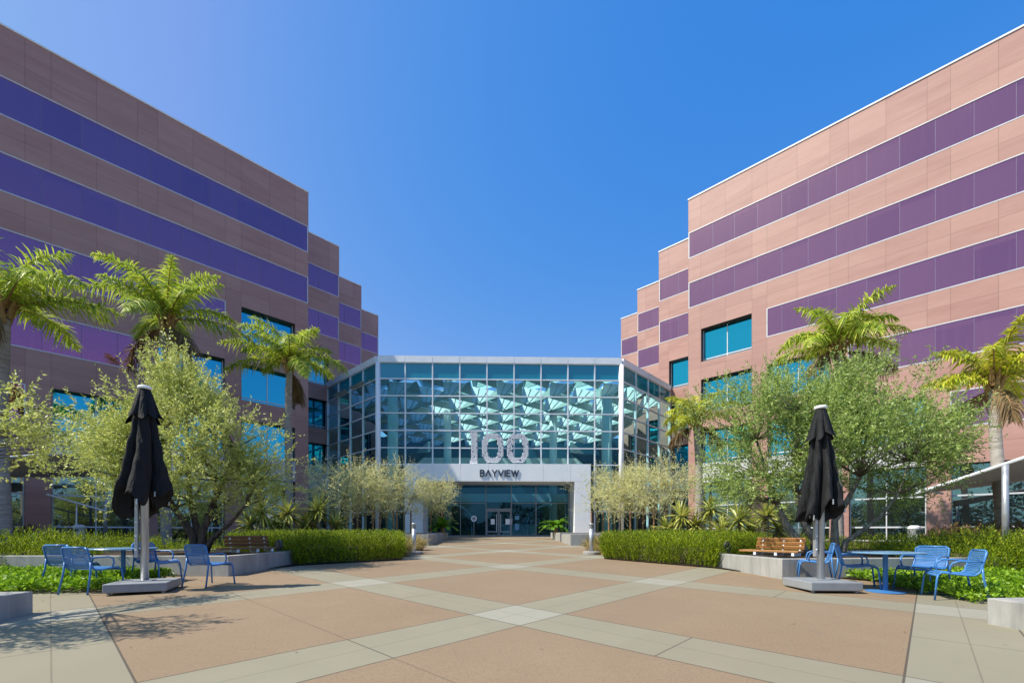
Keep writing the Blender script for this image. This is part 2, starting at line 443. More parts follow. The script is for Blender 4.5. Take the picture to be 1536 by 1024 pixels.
def leaf_geo(B, D, S, L, Wd, mid=.45, bend=0.0):
    """diamond leaves: base B, direction D, side S, length L, width Wd"""
    L = np.broadcast_to(L, (len(B),))[:, None]; Wd = np.broadcast_to(Wd, (len(B),))[:, None]
    m = B + D * L * mid; tip = B + D * L; tip = tip + np.array([0, 0, -1.0]) * (L * bend)
    V = np.stack([B, m + S * Wd / 2, tip, m - S * Wd / 2], 1).reshape(-1, 3)
    return V, np.arange(len(V)).reshape(-1, 4)
def blade_geo(B, D, S, L, Wd, droop):
    """two-segment strap leaves that bend under their weight: 8 vertices, 2 quads"""
    L = np.broadcast_to(L, (len(B),))[:, None]; Wd = np.broadcast_to(Wd, (len(B),))[:, None]
    droop = np.broadcast_to(droop, (len(B),))[:, None]
    m = B + D * L * .5 + np.array([0, 0, -1.0]) * droop * L * .12
    tip = B + D * L * .95 + np.array([0, 0, -1.0]) * droop * L * .6
    w0, w1, w2 = Wd * .35, Wd * .5, Wd * .06
    V = np.stack([B - S * w0, B + S * w0, m + S * w1, m - S * w1, tip + S * w2, tip - S * w2], 1).reshape(-1, 3)
    o = np.arange(len(B))[:, None] * 6
    Q = np.concatenate([o + np.array([[0, 1, 2, 3]]), o + np.array([[3, 2, 4, 5]])], 0)
    return V, Q
def join(geos):
    Vs, Qs, o = [], [], 0
    for V, Q in geos: Vs.append(V); Qs.append(Q + o); o += len(V)
    return np.vstack(Vs), np.vstack(Qs)
def twig_leaves(S, D, L, n, ll, lw, spread=.8, jit=.15):
    """leaves alternating along straight twigs: starts S, directions D, lengths L"""
    m = len(S); t = (np.arange(n) + .5) / n
    t = np.clip(t[None, :] + RNG.normal(0, .04, (m, n)), 0.02, 1)
    base = S[:, None, :] + D[:, None, :] * (L[:, None] * t)[..., None]
    R = nrm(RNG.normal(size=(m, n, 3))); perp = nrm(np.cross(D[:, None, :], R))
    d = nrm(D[:, None, :] * (1 - spread * .5) + perp * spread + RNG.normal(0, jit, (m, n, 3)))
    side = nrm(np.cross(d, RNG.normal(size=(m, n, 3))))
    sc = RNG.uniform(.65, 1.25, (m, n))
    return leaf_geo(base.reshape(-1, 3), d.reshape(-1, 3), side.reshape(-1, 3), (ll * sc).ravel(), (lw * sc).ravel())

def thing(name, label, cat, loc=(0, 0, 0), rz=0.0, group=None, world=False):
    o = bpy.data.objects.new(name, None); COL.objects.link(o); o.empty_display_size = .3
    o.location = loc; o.rotation_euler = (0, 0, rz); o['label'] = label; o['category'] = cat
    if group: o['group'] = group
    if world: o['_w'] = 1           # parts are given in world coordinates
    return o
def tag(o, label, cat, group=None):
    o['label'] = label; o['category'] = cat
    if group: o['group'] = group
    return o
def structure(o): o['kind'] = 'structure'; return o
def stuff(o, label, cat): o['kind'] = 'stuff'; o['label'] = label; o['category'] = cat; return o
def dup(root, loc, rz, label):
    r = root.copy(); COL.objects.link(r); r.location = loc; r.rotation_euler = (0, 0, rz); r['label'] = label
    for ch in root.children:
        c = ch.copy(); COL.objects.link(c); c.parent = r
        for g in ch.children:
            d = g.copy(); COL.objects.link(d); d.parent = c
    return r

# ------------------------------------------------------------------ ground
def strip_sheet(name, x0, x1, ys, mat, dz=0.0):
    b = MB(); b.grid([[(x0, y, gz(y) + dz), (x1, y, gz(y) + dz)] for y in ys])
    return structure(b.build(name, mat))
strip_sheet('ground', -900, 900, [-900, -40, 35, 1500], M['field'], -.03)
strip_sheet('plaza', -40, 40, [-40, 0, 35], M['paving'])
b = MB(); b.box(-14.5, 14.5, 35.0, 58, FLOOR - .3, FLOOR + .004); structure(b.build('lobby_floor', M['lobby_floor']))

# planters: concrete ring filled with soil
def planter(poly, top, label, group=None, th=.22, soil=True, name='concrete_planter'):
    cx = sum(p[0] for p in poly) / len(poly); cy = sum(p[1] for p in poly) / len(poly)
    r = thing(name, label, 'planter', (cx, cy, gz(cy)), 0, group, True)
    if area(poly) < 0: poly = poly[::-1]
    inn = inset(poly, th); n = len(poly); b = MB()
    zt = top
    V = [(p[0], p[1], gz(p[1]) - .1) for p in poly] + [(p[0], p[1], zt) for p in poly] + [(p[0], p[1], zt) for p in inn] + [(p[0], p[1], zt - .3) for p in inn]
    Fc = []
    for i in range(n):
        j = (i + 1) % n
        for k in range(3): Fc.append((k * n + i, k * n + j, (k + 1) * n + j, (k + 1) * n + i))
    b.add(V, Fc); b.build('wall', M['concrete'], r, bevel=.012)
    if soil:
        s = MB(); s.add([(p[0], p[1], zt - .06) for p in inn], [tuple(range(n))]); s.build('soil', M['soil'], r)
    return r
cl = G(343, 864); cl2 = G(449, 845); cr = G(1173, 868.6); cr2 = G(1072, 850)
PL = [(cl[0], cl[1]), (cl2[0], cl2[1]), (cl2[0] - 1.3, cl2[1] + 1.5), (-12.6, 13.6), (-12.6, cl[1] + .25)]
PR = [(cr[0], cr[1]), (cr2[0], cr2[1]), (cr2[0] + 1.3, cr2[1] + 1.8), (12.6, 13.2), (12.2, cr[1] + .45)]
TOPL = .74; TOPR = .70
planter(PL, TOPL, 'low raised concrete planter bed of the dark trunked olive on the left side')
planter(PR, TOPR, 'low raised concrete planter bed of the twin olives on the right side')
# seat walls in the two near corners
def seat_wall(poly, top, label):
    b = MB(); b.prism(poly, lambda p: gz(p[1]) - .1, top)
    cx = sum(p[0] for p in poly) / len(poly); cy = sum(p[1] for p in poly) / len(poly)
    tag(b.build('seat_wall', M['concrete'], None, (cx, cy, gz(cy)), bevel=.015), label, 'seat wall', 'low concrete seat walls at the plaza edge')
seat_wall([W(50, 800, 6.13)[:2], W(0, 800, 5.66)[:2], (-6.55, 2.4), (-8.2, 2.4), (-8.2, 6.1)], .47, 'block of grey concrete seat wall beside the shaded paving, lower left corner')
seat_wall([W(1480, 800, 5.55)[:2], (6.35, 2.4), (8.0, 2.4), (8.0, 5.5)], .465, 'block of grey concrete seat wall beside the sunlit paving, lower right corner')
# low planters flanking the entrance walk
def box_planter(x0, x1, y0, y1, top, label):
    planter([(x0, y0), (x1, y0), (x1, y1), (x0, y1)], top, label, 'concrete planters along the entrance walk', .18)
xl = G(648, 816)[0]; xr = G(851, 816)[0]
box_planter(xl - 3.2, xl, 22.6, 25.9, 1.16, 'concrete planter with golden grass, left of the entrance walk, nearer the plaza')
box_planter(-6.6, G(661, 811)[0], 26.6, 31.5, 1.24, 'concrete planter with a fern, left of the entrance walk, nearer the doors')
box_planter(xr, xr + 3.2, 22.6, 25.9, 1.16, 'concrete planter with golden grass, right of the entrance walk, nearer the plaza')
box_planter(G(837, 811)[0], 6.8, 26.6, 31.5, 1.24, 'concrete planter with a fern, right of the entrance walk, nearer the doors')

# mulch beds between plaza and buildings
HL = [G(449, 848)[:2], G(603, 839)[:2], (-4.0, 17.6), (-6.5, 18.2), (-9.5, 17.2), (-9.0, 14.6)]
HR = [G(1072, 852)[:2], G(906, 838)[:2], (4.2, 17.6), (6.5, 18.2), (9.5, 17.2), (8.8, 14.2)]
def bed(poly, dz=.03):
    b = MB(); n = len(poly)
    if area(poly) < 0: poly = poly[::-1]
    b.add([(p[0], p[1], gz(p[1]) + dz) for p in poly], [tuple(range(n))]); structure(b.build('planting_bed', M['soil']))
bed([HL[0], HL[1], (-3.9, 18), (-3.9, 22.5), (-7.2, 23), (-7.2, 33.4), (-15.5, 33.4), (-31, 18), (-31, 8.6), (-12.7, 8.6), (-11, 8.9), (-8.7, 10.2), (-6.7, 10.4)])
bed([HR[0], HR[1], (4.2, 18), (4.2, 22.5), (7.3, 23), (7.3, 33.4), (15.5, 33.4), (31, 18), (31, 7.2), (12.2, 6.6), (8.4, 6.6), (8.6, 8.4), (7.6, 9.6), (6.4, 9.9)])

# ------------------------------------------------------------------ office buildings
MOD = 4.65
def office(s, label):
    r = thing('office_building', label, 'office building', (s * 15.1, 34.9, FLOOR), math.radians(-45 if s > 0 else -135))
    o = -s                                   # outward side on the local y axis
    def row(k): return 24.36 - 4 * (k - 1)
    wall = MB(); cop = MB()
    LEN = 6 * MOD + .97
    def bx(m, t0, t1, n0, n1, z0, z1): m.box(t0, t1, o * n0, o * n1, z0, z1)
    def window(kind, t0, t1, n, z0, z1):
        g, f, mu = MB(), MB(), []
        if kind == 'ribbon':
            bx(g, t0 + .04, t1 - .04, n - .30, n - .03, z0 + .04, z1 - .04)
            w = .055
            bx(f, t0, t1, n - .3, n + .012, z1 - w, z1); bx(f, t0, t1, n - .3, n + .012, z0, z0 + w)
            bx(f, t0, t0 + w, n - .3, n + .010, z0 + w, z1 - w); bx(f, t1 - w, t1, n - .3, n + .010, z0 + w, z1 - w)
            k = math.floor(t0 / 1.55)
            while k * 1.55 + .35 < t1 - .3:
                x = k * 1.55 + .35; k += 1
                if t0 + .7 < x < t1 - .7: mu.append(len(f.f)); bx(f, x - .011, x + .011, n - .1, n - .018, z0 + w, z1 - w)
            p = g.build('ribbon_window', M['purple'], r)
            fo = f.build('window_frame', M['alu_dark'], p)
            if mu:
                fo.data.materials.append(M['mullion'])
                for k in mu:
                    for q in fo.data.polygons[k:k + 6]: q.material_index = 1
        else:
            D = .48
            mat = M['blue'] if kind == 'punched' else M['ground_glass']
            bx(g, t0 + .02, t1 - .02, n - .62, n - D, z0 + .02, z1 - .02)
            w = .07
            bx(f, t0, t1, n - .62, n - D + .05, z0, z0 + w); bx(f, t0, t0 + w, n - .62, n - D + .045, z0 + w, z1); bx(f, t1 - w, t1, n - .62, n - D + .045, z0 + w, z1)
            m = (t0 + t1) / 2
            bx(f, m - .03, m + .03, n - .55, n - D + .04, z0 + w, z1)
            if kind == 'ground':
                for zz in (.62, 2.42): bx(f, t0 + w, m - .03, n - .55, n - D + .042, zz, zz + .09); bx(f, m + .03, t1 - w, n - .55, n - D + .042, zz, zz + .09)
            else:
                bx(f, t0 + w, m - .03, n - .55, n - D + .042, z0 + .24, z0 + .31); bx(f, m + .03, t1 - w, n - .55, n - D + .042, z0 + .24, z0 + .31)
            p = g.build('window' if kind == 'punched' else 'ground_window', mat, r)
            f.build('window_frame', M['alu_dark'], p)
            e = MB()
            bx(e, t0 + .015, t1 - .015, n - D + .05, n - .06, z1 - .012, z1 - .004); bx(e, t0 + .004, t0 + .012, n - D + .05, n - .06, z0 + .01, z1 - .02); bx(e, t1 - .012, t1 - .004, n - D + .05, n - .06, z0 + .01, z1 - .02)
            e.build('window_reveal', M['bronze'], p)
    def section(t0, t1, n, first):
        ops = []
        bays = [j for j in range(int(round((t0 + .01) / MOD)) , int(round(t1 / MOD)))]
        for k in range(1, 6):
            zt = row(k)
            if k <= 2: ops.append((t0 + (.03 if first else .05), t1 - .03 if not first else t1 + .0, zt - 2.07, zt, 'ribbon'))
            elif first:
                st = MOD * (k - 2) + .95
                ops.append((st, t1, zt - 2.07, zt, 'ribbon'))
                for j in range(0, k - 2): ops.append((MOD * j + 1.0, MOD * j + 4.63, zt - 2.6, zt, 'punched'))
            else:
                for j in bays: ops.append((MOD * j + 1.0, MOD * j + 4.6, zt - 2.6, zt, 'punched'))
        for j in bays:
            ops.append((MOD * j + 1.0, MOD * j + 4.63 - (0 if first else .03), -.2, 4.24, 'ground'))
            if j < 3 and (first or True): ops.append((MOD * j + 1.0, MOD * j + 4.63 - (0 if first else .03), 4.24, row(5) - 2.6, 'white'))
        zs = sorted({-1.2, 27.0} | {q[2] for q in ops} | {q[3] for q in ops})
        for z0, z1 in zip(zs, zs[1:]):
            cur = t0
            for q in sorted(q for q in ops if q[2] < (z0 + z1) / 2 < q[3]):
                if q[0] > cur + 1e-4: bx(wall, cur, q[0], n - .62, n, z0, z1)
                cur = q[1]
            if cur < t1 - 1e-4: bx(wall, cur, t1, n - .62, n, z0, z1)
        for q in ops:
            if q[4] == 'white':
                m = MB(); bx(m, q[0], q[1], n - .62, n + .03, q[2] + .003, q[3] - .003); m.build('spandrel_panel', M['whitestone'], r)
            else: window(q[4], q[0], q[1], n, q[2], q[3])
        bx(cop, t0 - .02, t1 + .02, n - .64, n + .05, 27.0, 27.09)
    section(0, LEN, 0, True)
    for k in (1, 2, 3): section(-MOD * k, -MOD * (k - 1) - .002, -MOD * k, False)
    # return walls of the steps, and the far flanks
    for k in range(4):
        n1 = -MOD * k - .62; n0 = -MOD * (k + 1) if k < 3 else -34
        bx(wall, -MOD * k + .0, -MOD * k + .6, n0, n1, -1.2, 26.995); bx(cop, -MOD * k - .03, -MOD * k + .62, n0 + .05, n1 - .02, 27.003, 27.086)
    bx(wall, LEN - .6, LEN, -34, -.62, -1.2, 26.995)
    bx(wall, -13.35, LEN - .6, -34, -33.4, -1.2, 26.995)
    wall.build('wall', M['stone'], r); cop.build('coping', M['alu'], r)
    rf = MB()
    rf.prism([(-.02, -.6 * o * -1 * -1 if False else o * -.6), (LEN - .6, o * -.6), (LEN - .6, o * -33.4), (-13.4, o * -33.4), (-13.4, o * -14.5), (-8.7, o * -14.5), (-8.7, o * -9.9), (-4.05, o * -9.9), (-4.05, o * -5.25), (.6, o * -5.25), (.6, o * -.6)][1:], 26.2, 26.5)
    rf.build('roof', M['field'], r)
office(-1, 'shaded maroon stone office block on the left with purple ribbon windows and stepped corner')
office(1, 'sunlit terracotta stone office block on the right with purple ribbon windows and stepped corner')

# ------------------------------------------------------------------ glass atrium
A = thing('glass_atrium', 'three storey teal glass entrance atrium between the two office blocks', 'atrium', (0, 34.4, FLOOR), 0, None, True)
HW = 9.53; FY = 34.4
ZR = [.95, 2.9, 4.2, 5.2, 6.54, 7.83, 9.18, 10.53, 11.87, 13.19, 14.45]
cap = MB(); fr = MB(); gl = MB(); sp = MB()
NB = 9; BW = 2 * HW / NB
PORT = 7.2
def frame_run(P0, P1, nb, zlist, skip=None, mullion=.09):
    """curtain wall from P0 to P1 in plan"""
    P0, P1 = Vector(P0), Vector(P1); d = (P1 - P0); L = d.length; d.normalize(); n = Vector((d.y, -d.x))
    pts = [P0 + d * (L * i / nb) for i in range(nb + 1)]
    for i, p in enumerate(pts):
        z0 = zlist[0]
        if skip and skip(p.x) and i not in (0, nb): z0 = 6.54
        fr.bar((p.x, p.y, z0), (p.x, p.y, 14.45), mullion, .2, (n.x, n.y, 0))
    for k, z in enumerate(zlist):
        for i in range(nb):
            a, c = pts[i] + d * (mullion / 2), pts[i + 1] - d * (mullion / 2); mid = (a + c) / 2
            if skip and skip(mid.x) and z < 6.6: continue
            fr.bar((a.x, a.y, z), (c.x, c.y, z), .16, .085)
    for i in range(nb):
        a, c = pts[i], pts[i + 1]; mid = (a + c) / 2
        zb = 6.54 if (skip and skip(mid.x)) else zlist[0]
        q = n * -.0
        for m, z0, z1 in ((gl, zb, 13.19), (sp, 13.19, 14.45)):
            m.add([(a.x + q.x, a.y + q.y, z0), (c.x + q.x, c.y + q.y, z0), (c.x + q.x, c.y + q.y, z1), (a.x + q.x, a.y + q.y, z1)], [(0, 1, 2, 3)])
        e0, e1 = a + d * .012, c - d * .012
        cap.bar((e0.x - n.x * .12, e0.y - n.y * .12, 14.70), (e1.x - n.x * .12, e1.y - n.y * .12, 14.70), .55, .5)
frame_run((-HW, FY), (HW, FY), NB, ZR, lambda x: abs(x) < PORT)
WL = 8.9
e = WL * math.sqrt(.5)
frame_run((-HW - e, FY + e), (-HW - .06, FY + .06), 4, ZR)
frame_run((HW + .06, FY + .06), (HW + e, FY + e), 4, ZR)
cap.build('roof_fascia', M['alu'], A); fr.build('curtain_wall_frame', M['alu'], A)
gl.build('glass_wall', M['teal'], A); sp.build('spandrel_glass', M['spandrel'], A)
for s in (-1, 1):
    cp = MB(); cp.lathe([(.2, .9), (.2, 14.44)], 16, (s * HW, FY, 0)); cp.build('corner_post', M['white'], A, smooth=True)
# ceiling: diagonal lattice of deep beams with pale skylight facets
bm_, sk, ce, rg_ = MB(), MB(), MB(), MB(); R_ = 2.12; CZ = 13.2
def inatr(x, y): return y > FY + .4 and y < 57 and abs(x) < min(HW + (y - FY) - .5, 13.6)
j = 0; y = FY + .3
while y < 58:
    for i in range(-5, 6):
        cx = i * 2 * R_ + (R_ if j % 2 else 0); cy = y
        if not inatr(cx, max(cy, FY + 1.2)): continue
        c = [(cx, cy - R_), (cx + R_, cy), (cx, cy + R_), (cx - R_, cy)]
        for k in range(4):
            p, q = c[k], c[(k + 1) % 4]
            if k in (0, 1) or True:
                pp = p if inatr(*p) else None; qq = q if inatr(*q) else None
                if pp and qq and k in (0, 3): bm_.bar((p[0], p[1], CZ - .4), (q[0], q[1], CZ - .3), .16, .55)
                elif pp and qq and k in (1, 2): bm_.bar((p[0], p[1], CZ - .33), (q[0], q[1], CZ - .33), .158, .5)
        if True:
            fy = lambda v: max(v, FY + .28)
            # left half opaque, right half glazed; a slanted translucent baffle hangs below the glazing
            q = R_ / 3
            ce.add([(cx - .3, fy(cy - 2.7 * q), CZ + .02), (cx - .3, cy + 2.7 * q, CZ + .02), (cx - R_, cy, CZ + .02)], [(0, 1, 2)])
            rg_.add([(cx - .3, fy(cy - 2.7 * q), CZ + .4), (cx + R_, cy, CZ + .4), (cx - .3, cy + 2.7 * q, CZ + .4)], [(0, 1, 2)])
            a0 = (cx - .28, fy(cy - 1.5 * q), CZ - .1); a1 = (cx + 2.3 * q, fy(cy - .5 * q), CZ - .22); a2 = (cx + .8 * q, cy + 1.2 * q, CZ - .8); a3 = (cx - .28, cy + 1.0 * q, CZ - .88)
            sk.add([a0, a1, a2, a3], [(0, 1, 2, 3)])
            for f in (.35, .72):
                pa = Vector(a0).lerp(Vector(a1), f) - Vector((0, 0, .05)); pb = Vector(a3).lerp(Vector(a2), f) - Vector((0, 0, .05))
                bm_.bar(pa, pb, .07, .06)
    y += R_; j += 1
bm_.build('ceiling_beam', M['ceil'], A); sk.build('skylight', M['skylight'], A); ce.build('ceiling_panel', M['ceil'], A); rg_.build('roof_glazing', M['roof_glass'], A)
# the roof deck is cut open above the skylights so that daylight reaches them
dk = MB()
for s in (-1, 1): dk.box(s * 12.2, s * 14.4, FY + 8, 57.6, CZ + .3, CZ + .5)
dk.box(-HW + .3, HW - .3, FY + .25, FY + .9, CZ + .3, CZ + .5)
dk.build('roof_deck', M['ceil'], A)
wh = MB(); bl = MB()
for z in (5.0, 9.2):
    wh.box(-13, 13, 51.5, 52, z - .3, z + .75)
    for s in (-1, 1):
        wh.bar((s * 6.8, 42, z + .2), (s * 10.5, 52, z + .2), .25, 1.0)
        bl.add([(s * 6.8, 42.3, z - .3), (s * 10.5, 52, z - .3), (s * 13, 52, z - .3), (s * 13, 44, z - .3)], [(0, 1, 2, 3)])
wh.build('balcony_front', M['white_paint'], A); bl.build('balcony_floor', M['deep_blue'], A)
bk = MB(); bk.box(-17.4, 17.4, 57.4, 57.8, .9, 13.6); bk.build('back_wall', M['deep_blue'], A)
for s in (-1, 1):
    c = MB(); c.lathe([(.42, .9), (.42, 13.2)], 20, (s * 8.75, 35.9, 0)); c.build('column', M['white_paint'], A, smooth=True)
    c = MB(); c.lathe([(.36, .9), (.36, 13.2)], 18, (s * 5.0, 41.5, 0)); c.build('column', M['white_paint'], A, smooth=True)

# white entrance portal
PY = 33.75
po = MB(); xs = [-7.3, -5.18, -3.06, -.94, 1.18, 3.3, 5.42, 6.98]
for x0, x1 in zip(xs, xs[1:]): po.box(x0 + .006, x1 - .006, PY, PY + 2.9, 5.17, 6.52)
for x0, x1 in ((-7.3, -5.95), (5.72, 6.98)): po.box(x0 + .006, x1 - .006, PY + .003, PY + 2.9, .88, 5.16)
po.build('entrance_portal', M['white'], A)
# lettering on the fascia: strokes for each letter, (x, z) in units of the cap height
LT = {'B': [[(0, 0), (0, 1), (.42, 1), (.56, .9), (.56, .62), (.42, .53), (0, .53)], [(.42, .53), (.6, .43), (.6, .1), (.45, 0), (0, 0)]],
      'A': [[(0, 0), (.4, 1), (.8, 0)]], 'Y': [[(0, 1), (.36, .45), (.72, 1)], [(.36, .45), (.36, 0)]],
      'V': [[(0, 1), (.4, 0), (.8, 1)]], 'I': [[(0, 0), (0, 1)]], 'E': [[(.5, 1), (0, 1), (0, 0), (.5, 0)], [(0, .52), (.45, .52)]],
      'W': [[(0, 1), (.28, 0), (.55, .95), (.82, 0), (1.1, 1)]]}
ADV = {'B': .6, 'A': .8, 'Y': .72, 'V': .8, 'I': 0, 'E': .5, 'W': 1.1}
def lettering(text, x, z, h, y, wd, gap, name, mat, parent):
    b = MB()
    for i, chh in enumerate(text):
        for st in LT[chh]:
            for k, (p, q) in enumerate(zip(st, st[1:])):
                P, Q = Vector((x + p[0] * h, y, z + p[1] * h)), Vector((x + q[0] * h, y, z + q[1] * h))
                dd = (Q - P).normalized() * wd * .32
                b.bar(P - dd, Q + dd, .05 + .001 * k, wd, (0, 1, 0)) if False else b.bar(P - dd, Q + dd, wd, .05 + .002 * (k % 4), (0, 1, 0))
        x += ADV[chh] * h + gap
    b.build(name, mat, parent)
    return x
Tw = sum(ADV[c] for c in 'BAYVIEW') * .47 + .15 * 6
x0 = W(720, 708, 33.7)[0]; x1 = W(778, 708, 33.7)[0]
lettering('BAYVIEW', x0 + .03, 5.56, .46, PY - .03, .085, (x1 - x0 - .06 - sum(ADV[c] for c in 'BAYVIEW') * .46) / 6, 'sign_lettering', M['navy'], A)
# the big numerals: dark letter shapes clad with a weave of small white plates
def numeral(kind, xc, wid, name):
    z0, z1 = 6.56, 8.9; yy = FY - .32
    base, pl = MB(), MB(); cell = .098
    def ins(x, z, grow=0.0):
        if kind == 'one':
            if abs(x) < .24 + grow: return True
            return (z < .2 + grow or z > 2.34 - .2 - grow) and -.3 - grow < x < .28 + grow
        a, c = wid / 2 + grow, 1.17 + grow; a2, c2 = wid / 2 - .46 - grow, 1.17 - .4 - grow; zz = z - 1.17
        return (abs(x / a) ** 2.4 + abs(zz / c) ** 2.4 < 1) and not (abs(x / a2) ** 2.4 + abs(zz / c2) ** 2.4 < 1)
    nx = int(wid / cell) + 2; nz = int(2.34 / cell) + 1
    rr = random.Random(xc)
    for i in range(-nx, nx + 1):
        for k in range(nz + 1):
            x, z = i * cell, k * cell
            if not ins(x, z): continue
            X, Z = xc + x, z0 + z
            base.box(X - cell / 2, X + cell / 2, yy, yy + .12, Z, Z + cell)
            m = (i + 2 * k) % 5; u = rr.random()
            if u < .05: continue
            w = cell / 2 - .008; ex = .02 if m in (0, 2) else 0; ez = .02 if m in (1, 3) else 0
            pl.box(X - w + (.01 if ez else 0), X + w - (.01 if ez else 0), yy - .04, yy - .002, Z + .008 + (.01 if ex else 0), Z + cell - .008 - (.01 if ex else 0))
    nb = len(base.f); base.add(pl.v, pl.f)
    ob = base.build(name, M['slate'], A); ob.data.materials.append(M['paper'])
    for q in ob.data.polygons[nb:]: q.material_index = 1
numeral('one', W(711.5, 0, 34.1)[0], .6, 'numeral_one')
numeral('zero', W(739, 0, 34.1)[0], 1.74, 'numeral_zero')
numeral('zero', W(776.5, 0, 34.1)[0], 1.74, 'numeral_zero')
# lobby front in the recess of the portal
LY = 36.2
lg, lf, dr = MB(), MB(), MB()
lx = [-5.95] + [W(v, 0, LY)[0] for v in (691, 729)] + [W(767, 0, LY)[0]] + [W(v, 0, LY)[0] for v in (804, 853)] + [5.72]
for i, x in enumerate(lx): lf.box(x - .03, x + .03, LY - .06, LY + .06, .92, 5.17)
for i in range(len(lx) - 1):
    a0, a1 = lx[i] + .03, lx[i + 1] - .03
    if i == 2: lg.box(a0, a1, LY - .01, LY + .01, 3.2, 5.1); lf.box(a0, a1, LY - .07, LY + .07, 3.06, 3.2)
    else:
        lg.box(a0, a1, LY - .01, LY + .01, .93, 5.1)
        lf.box(a0, a1, LY - .045, LY + .045, .93, 1.0)
        lf.box(a0, a1, LY - .03, LY + .03, 3.62, 3.67)
lg.build('lobby_glass', M['lobby_glass'], A); lf.build('lobby_frame', M['steel_box'], A)
dx0, dx1 = lx[2] + .05, lx[3] - .05; dm = (dx0 + dx1) / 2
for k, (a0, a1) in enumerate(((dx0, dm - .01), (dm + .01, dx1))):
    d = MB(); d.box(a0 + .07, a1 - .07, LY - .012, LY + .012, 1.05, 2.95)
    p = d.build('door', M['lobby_glass'], A)
    f = MB(); f.box(a0, a0 + .07, LY - .04, LY + .04, .93, 3.04); f.box(a1 - .07, a1, LY - .04, LY + .04, .93, 3.04)
    f.box(a0 + .07, a1 - .07, LY - .038, LY + .038, .93, 1.05); f.box(a0 + .07, a1 - .07, LY - .038, LY + .038, 2.95, 3.04)
    f.build('door_frame', M['steel_box'], p)
    h = MB(); hx = a1 - .16 if k == 0 else a0 + .16
    h.tube([(hx, LY - .1, 1.25), (hx, LY - .1, 2.75)], .022, 8)
    sgn = -1 if k == 0 else 1
    h.tube([(hx, LY - .1, 1.3), (hx + sgn * .75, LY - .1, 1.3)], .02, 8)
    h.build('door_handle', M['alu'], p)
    n = MB(); nx = a0 + (.35 if k == 0 else .55)
    n.box(nx, nx + (.32 if k == 0 else .55), LY - .03, LY - .015, 1.9, 2.35); n.build('notice', M['paper'], p)
n = MB(); nx = lx[3] + .3; n.box(nx, nx + .34, LY - .03, LY - .015, 1.45, 1.95); n.box(nx, nx + .34, LY - .03, LY - .015, 2.3, 2.6); n.build('notice', M['blue_poster'], A)
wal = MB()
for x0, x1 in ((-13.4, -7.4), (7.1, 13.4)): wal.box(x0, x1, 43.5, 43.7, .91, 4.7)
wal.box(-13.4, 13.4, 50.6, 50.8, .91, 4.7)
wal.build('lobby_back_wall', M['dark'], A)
# things seen around the lobby glass
dk = thing('reception_desk', 'low pale reception desk in the lobby behind the entrance doors', 'reception desk', (1.6, 42, FLOOR), 0, None, True)
b = MB(); b.box(.2, 3.4, 42.0, 42.5, FLOOR, FLOOR + 1.0); b.build('front_panel', M['white_paint'], dk)
b = MB(); b.box(.1, 3.5, 41.9, 42.9, FLOOR + 1.0, FLOOR + 1.08); b.build('counter', M['alu'], dk)
def reflected_sail(s, label):  # solid shapes added behind the glass in place of mirrored canopies
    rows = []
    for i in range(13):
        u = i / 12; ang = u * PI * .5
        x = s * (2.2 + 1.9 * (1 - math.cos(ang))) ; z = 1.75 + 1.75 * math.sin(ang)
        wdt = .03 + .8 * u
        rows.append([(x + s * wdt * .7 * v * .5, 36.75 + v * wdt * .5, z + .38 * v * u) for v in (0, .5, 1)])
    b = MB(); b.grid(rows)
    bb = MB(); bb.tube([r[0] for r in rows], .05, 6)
    r = thing('sail_reflection', label, 'sail', (s * 2.5, 36.75, FLOOR), 0, 'curved sail shapes standing in for reflections in the lobby glass', True)
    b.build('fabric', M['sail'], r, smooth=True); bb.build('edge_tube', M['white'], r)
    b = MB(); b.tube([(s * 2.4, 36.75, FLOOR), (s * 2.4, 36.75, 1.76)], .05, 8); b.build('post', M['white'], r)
reflected_sail(-1, 'white curved sail shape standing in for a reflection in the lobby glass, left of the doors')
reflected_sail(1, 'white curved sail shape standing in for a reflection in the lobby glass, right of the doors')
sgn = thing('round_sign', 'small round white sign on a stand left of the entrance doors', 'sign', (W(711, 0, 35.6)[0], 35.6, FLOOR), 0)
b = MB(); b.tube([(0, 0, 0), (0, 0, 1.25)], .03, 8); b.lathe([(.22, 0), (.22, .03)], 16); b.build('stand', M['steel_box'], sgn)
b = MB(); b.tube([(0, -.02, 1.45), (0, .02, 1.45)], .24, 20); b.build('disc', M['paper'], sgn)
b = MB(); b.tube([(0, -.026, 1.45), (0, -.0205, 1.45)], .15, 20); b.build('emblem', M['steel_box'], sgn)

